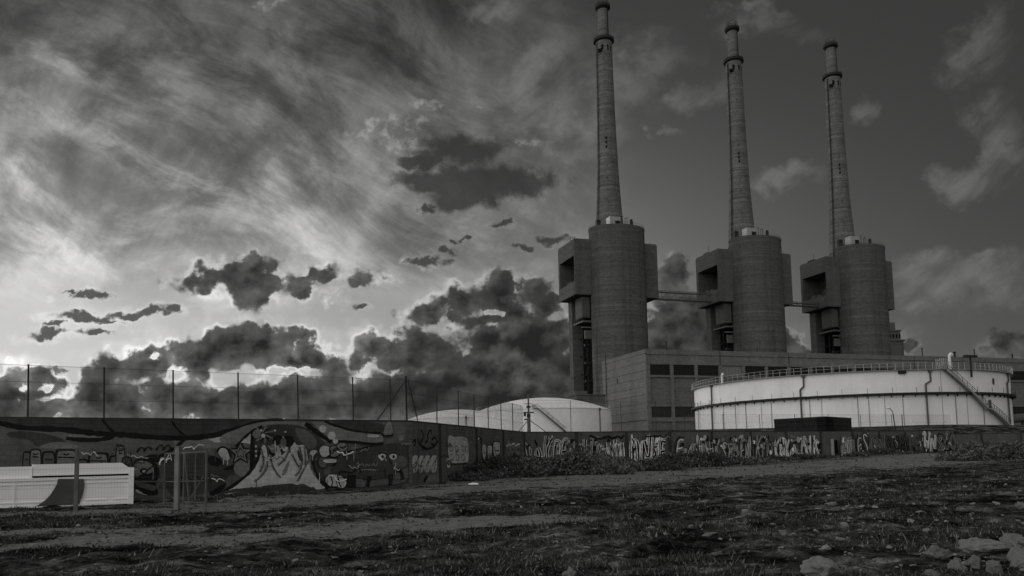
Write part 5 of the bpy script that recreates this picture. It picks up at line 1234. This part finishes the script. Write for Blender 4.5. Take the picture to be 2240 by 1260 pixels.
RK = [(1810, 1256, (.33, .28, .12), 'large pale angular boulder at the bottom edge, left of the rock heap', 'rock'), (1690, 1254, (.17, .08, .05), 'flat pale slab stone left of the large boulder', 'rock'), (2095, 1245, (.105, .10, .11), 'small rounded grey rock, first of the bottom right cluster', 'rock'), (2130, 1240, (.10, .10, .10), 'round grey rock between the other two of the bottom right cluster', 'rock'), (2172, 1254, (.16, .14, .16), 'dark rounded rock with a pale top, right in the bottom right cluster', 'rock'), (2225, 1242, (.22, .16, .16), 'broad mottled rock at the lower right corner', 'rock'), (2052, 1222, (.25, .12, .11), 'long low grey block left of the big slab', 'rock'), (2148, 1205, (.44, .26, .14), 'big flat slab rock with a dark shadowed side, at the right', 'rock'), (2222, 1192, (.28, .2, .15), 'pale sloping rock at the right edge behind the slab', 'rock'), (2040, 1262, (.10, .08, .06), 'small pale rock half cut by the bottom edge', 'rock'), (1250, 1262, (.14, .1, .09), 'pale rock at the bottom edge below the middle tower', 'rock'), (1402, 1172, (.14, .06, .05), 'pair of pale stones on a dark hollow, upper one', 'rock'), (1408, 1170, (.10, .05, .05), 'small chunk beside the pale stone on the dark hollow', 'rock'), (2163, 1120, (.12, .07, .10), 'upright pale splinter of rubble at the right', 'rock'), (2232, 1112, (.12, .1, .14), 'pale lump of rubble at the right edge', 'rock'), (2103, 1118, (.12, .08, .07), 'rounded pale stone left of the splinter of rubble', 'rock'), (1672, 1132, (.11, .06, .08), 'pointed pale stone alone in the dark weeds', 'rock'), (1550, 1172, (.16, .07, .05), 'flattish pale stone right of the dark hollow', 'rock'), (1715, 1170, (.16, .1, .06), 'rounded pale stone at mid ground above the boulder', 'rock'), (1350, 1246, (.12, .09, .09), 'crumbly grey stone near the bottom edge left of centre', 'rock'), (1880, 1152, (.14, .08, .06), 'small pale stone on the dark rise right of centre', 'rock'), (1560, 1216, (.20, .1, .05), 'grey embedded stone slab in the weeds', 'rock'), (1035, 1060, (.40, .2, .05), 'flat white scrap lying by the foot of the receding wall', 'bin_white'), (1820, 1105, (.22, .12, .06), 'flat pale stone in the dark field under the big tank', 'rock'), (1950, 1075, (.3, .16, .07), 'pale stone by the dark grassy strip near the track', 'rock')]
for i, (x, y, sz, lab, mk) in enumerate(RK):
    rock('rock' if mk == 'rock' else 'scrap', x, y, sz, lab, 500+i, 'rocks on the waste ground' if mk == 'rock' else None, rot=rnd.uniform(-.4, .4), matk=mk, cat='rock' if mk == 'rock' else 'scrap')
# loose stones: five shapes copied about
protos = []
for k in range(6):
    bm = rock_mesh(random.Random(900+k), 2, .4); me = bpy.data.meshes.new('stone'); bm.to_mesh(me); bm.free(); me.materials.append(M['soilstone']); protos.append(me)
rs = random.Random(77); cnt = 0
while cnt < 230:
    x, y = rs.uniform(0, 2240), rs.uniform(1045, 1255)
    if rs.random() > .22+.85*min(max((x-900)/900, 0), 1): continue
    gx_, gy_ = gpos(x, y)
    if gy_ > 70 or float(behind(np.array([gx_]), np.array([gy_]))[0]) > -1: continue
    sz = rs.uniform(.010, .034)*(1+gy_/20)*(1.9 if rs.random() < .10 else 1)
    o = bpy.data.objects.new('stone', protos[rs.randrange(6)]); COL.objects.link(o)
    o.location = (gx_, gy_, ground_z(gx_, gy_)+sz*.2); o.scale = (sz*rs.uniform(.9, 1.9), sz*rs.uniform(.8, 1.4), sz*rs.uniform(.5, .9)); o.rotation_euler = (rs.uniform(-.3, .3), rs.uniform(-.3, .3), rs.uniform(0, 6.28))
    tag(o, 'small loose stone lying on the dark waste ground', 'stone', 'loose stones on the waste ground'); cnt += 1

def build_weeds():
    r = np.random.default_rng(5)
    N = 330000
    # more blades near the camera, none on the worn dirt
    Yc = 7.5*np.exp(r.random(N)*math.log(82/7.5)); Xc = (r.random(N)*2-1)*Yc*.74
    dens = fbm(Xc*.45, Yc*.45, 51, 4); tr = track(Xc, Yc)
    clump = fbm(Xc*2.2, Yc*2.2, 57, 3)
    keep = (r.random(N) < np.clip((dens-.42)*6.0, .03, 1)*np.clip((clump-.34)*4.0, .08, 1)) & (tr < .35+.2*r.random(N))
    inb = behind(Xc, Yc) < -.3
    keep &= inb
    X, Y = Xc[keep], Yc[keep]; n = len(X); Z = ground_rel(X, Y)+EYE
    hh = (.018+.050*r.random(n)**2)*(.5+1.1*clump[keep])*(1+Y/60); 
    tall = r.random(n) < .012; hh = np.where(tall, hh*2.6, hh)
    a = r.random(n)*6.283; w = (.007+.010*r.random(n))*(1+Y/20)*np.where(tall, .45, 1)
    lx, ly = r.normal(0, .55, n)*hh, r.normal(0, .55, n)*hh
    vx = np.stack([X-np.cos(a)*w, X+np.cos(a)*w, X+lx], 1); vy = np.stack([Y-np.sin(a)*w, Y+np.sin(a)*w, Y+ly], 1); vz = np.stack([Z-.02, Z-.02, Z+hh], 1)
    co = np.stack([vx, vy, vz], -1).reshape(-1, 3).astype(np.float32)
    me = bpy.data.meshes.new('grass'); me.vertices.add(n*3); me.vertices.foreach_set('co', co.ravel())
    me.loops.add(n*3); me.loops.foreach_set('vertex_index', np.arange(n*3, dtype=np.int32))
    me.polygons.add(n); me.polygons.foreach_set('loop_start', np.arange(0, n*3, 3, dtype=np.int32)); me.polygons.foreach_set('loop_total', np.full(n, 3, dtype=np.int32))
    me.materials.append(M['weed']); me.materials.append(M['weed_dry']); me.polygons.foreach_set('material_index', ((r.random(n) < .16) | tall).astype(np.int32))
    me.update(); me.validate()
    o = bpy.data.objects.new('grass', me); COL.objects.link(o); tag(o, 'short dark weeds and grass growing in patches over the waste ground', 'grass', None, 'stuff')
def build_gravel():
    r = np.random.default_rng(11); N = 42000
    Y = 8.0*np.exp(r.random(N)*math.log(70/8.0)); X = (r.random(N)*2-1)*Y*.74
    den = fbm(X*.5, Y*.5, 81, 3); tr = track(X, Y)
    keep = (behind(X, Y) < -.4) & (r.random(N) < np.clip((den-.36)*3.5+.25*tr, .08, 1)); X, Y = X[keep], Y[keep]; n = len(X); Z = ground_rel(X, Y)+EYE
    sz = (.004+.016*r.random(n)**4)*(1+Y/22)
    base = np.array([(1, 0, 0), (0, 1, 0), (-1, 0, 0), (0, -1, 0), (0, 0, .7), (0, 0, -.5)], float)
    tri = np.array([(0, 1, 4), (1, 2, 4), (2, 3, 4), (3, 0, 4), (1, 0, 5), (2, 1, 5), (3, 2, 5), (0, 3, 5)])
    jit = 1+r.uniform(-.35, .5, (n, 6, 3)); a = r.random(n)*6.283; ca, sa = np.cos(a)[:, None], np.sin(a)[:, None]
    P = base[None]*jit*sz[:, None, None]*np.array([1.3, 1.0, 1.0])
    Q = np.stack([P[..., 0]*ca-P[..., 1]*sa+X[:, None], P[..., 0]*sa+P[..., 1]*ca+Y[:, None], P[..., 2]+Z[:, None]+sz[:, None]*.25], -1)
    f = (tri[None]+np.arange(n)[:, None, None]*6).reshape(-1).astype(np.int32); m_ = n*8
    me = bpy.data.meshes.new('gravel'); me.vertices.add(n*6); me.vertices.foreach_set('co', Q.reshape(-1).astype(np.float32))
    me.loops.add(m_*3); me.loops.foreach_set('vertex_index', f); me.polygons.add(m_)
    me.polygons.foreach_set('loop_start', np.arange(0, m_*3, 3, dtype=np.int32)); me.polygons.foreach_set('loop_total', np.full(m_, 3, dtype=np.int32))
    for k in ('soilstone', 'clod'): me.materials.append(M[k])
    me.polygons.foreach_set('material_index', np.repeat((r.random(n) < .90).astype(np.int32), 8)); me.update(); me.validate()
    o = bpy.data.objects.new('gravel', me); COL.objects.link(o); tag(o, 'fine gravel and clods scattered over the waste ground', 'gravel', None, 'stuff')
M['clod'] = mat('dark_clod', .042, .4, 2.0, .95)
build_gravel()
M['weed'] = mat('weed_blade', .046, .45, .6, .9); M['weed_dry'] = mat('dry_weed_blade', .15, .35, .6, .9)
build_weeds()
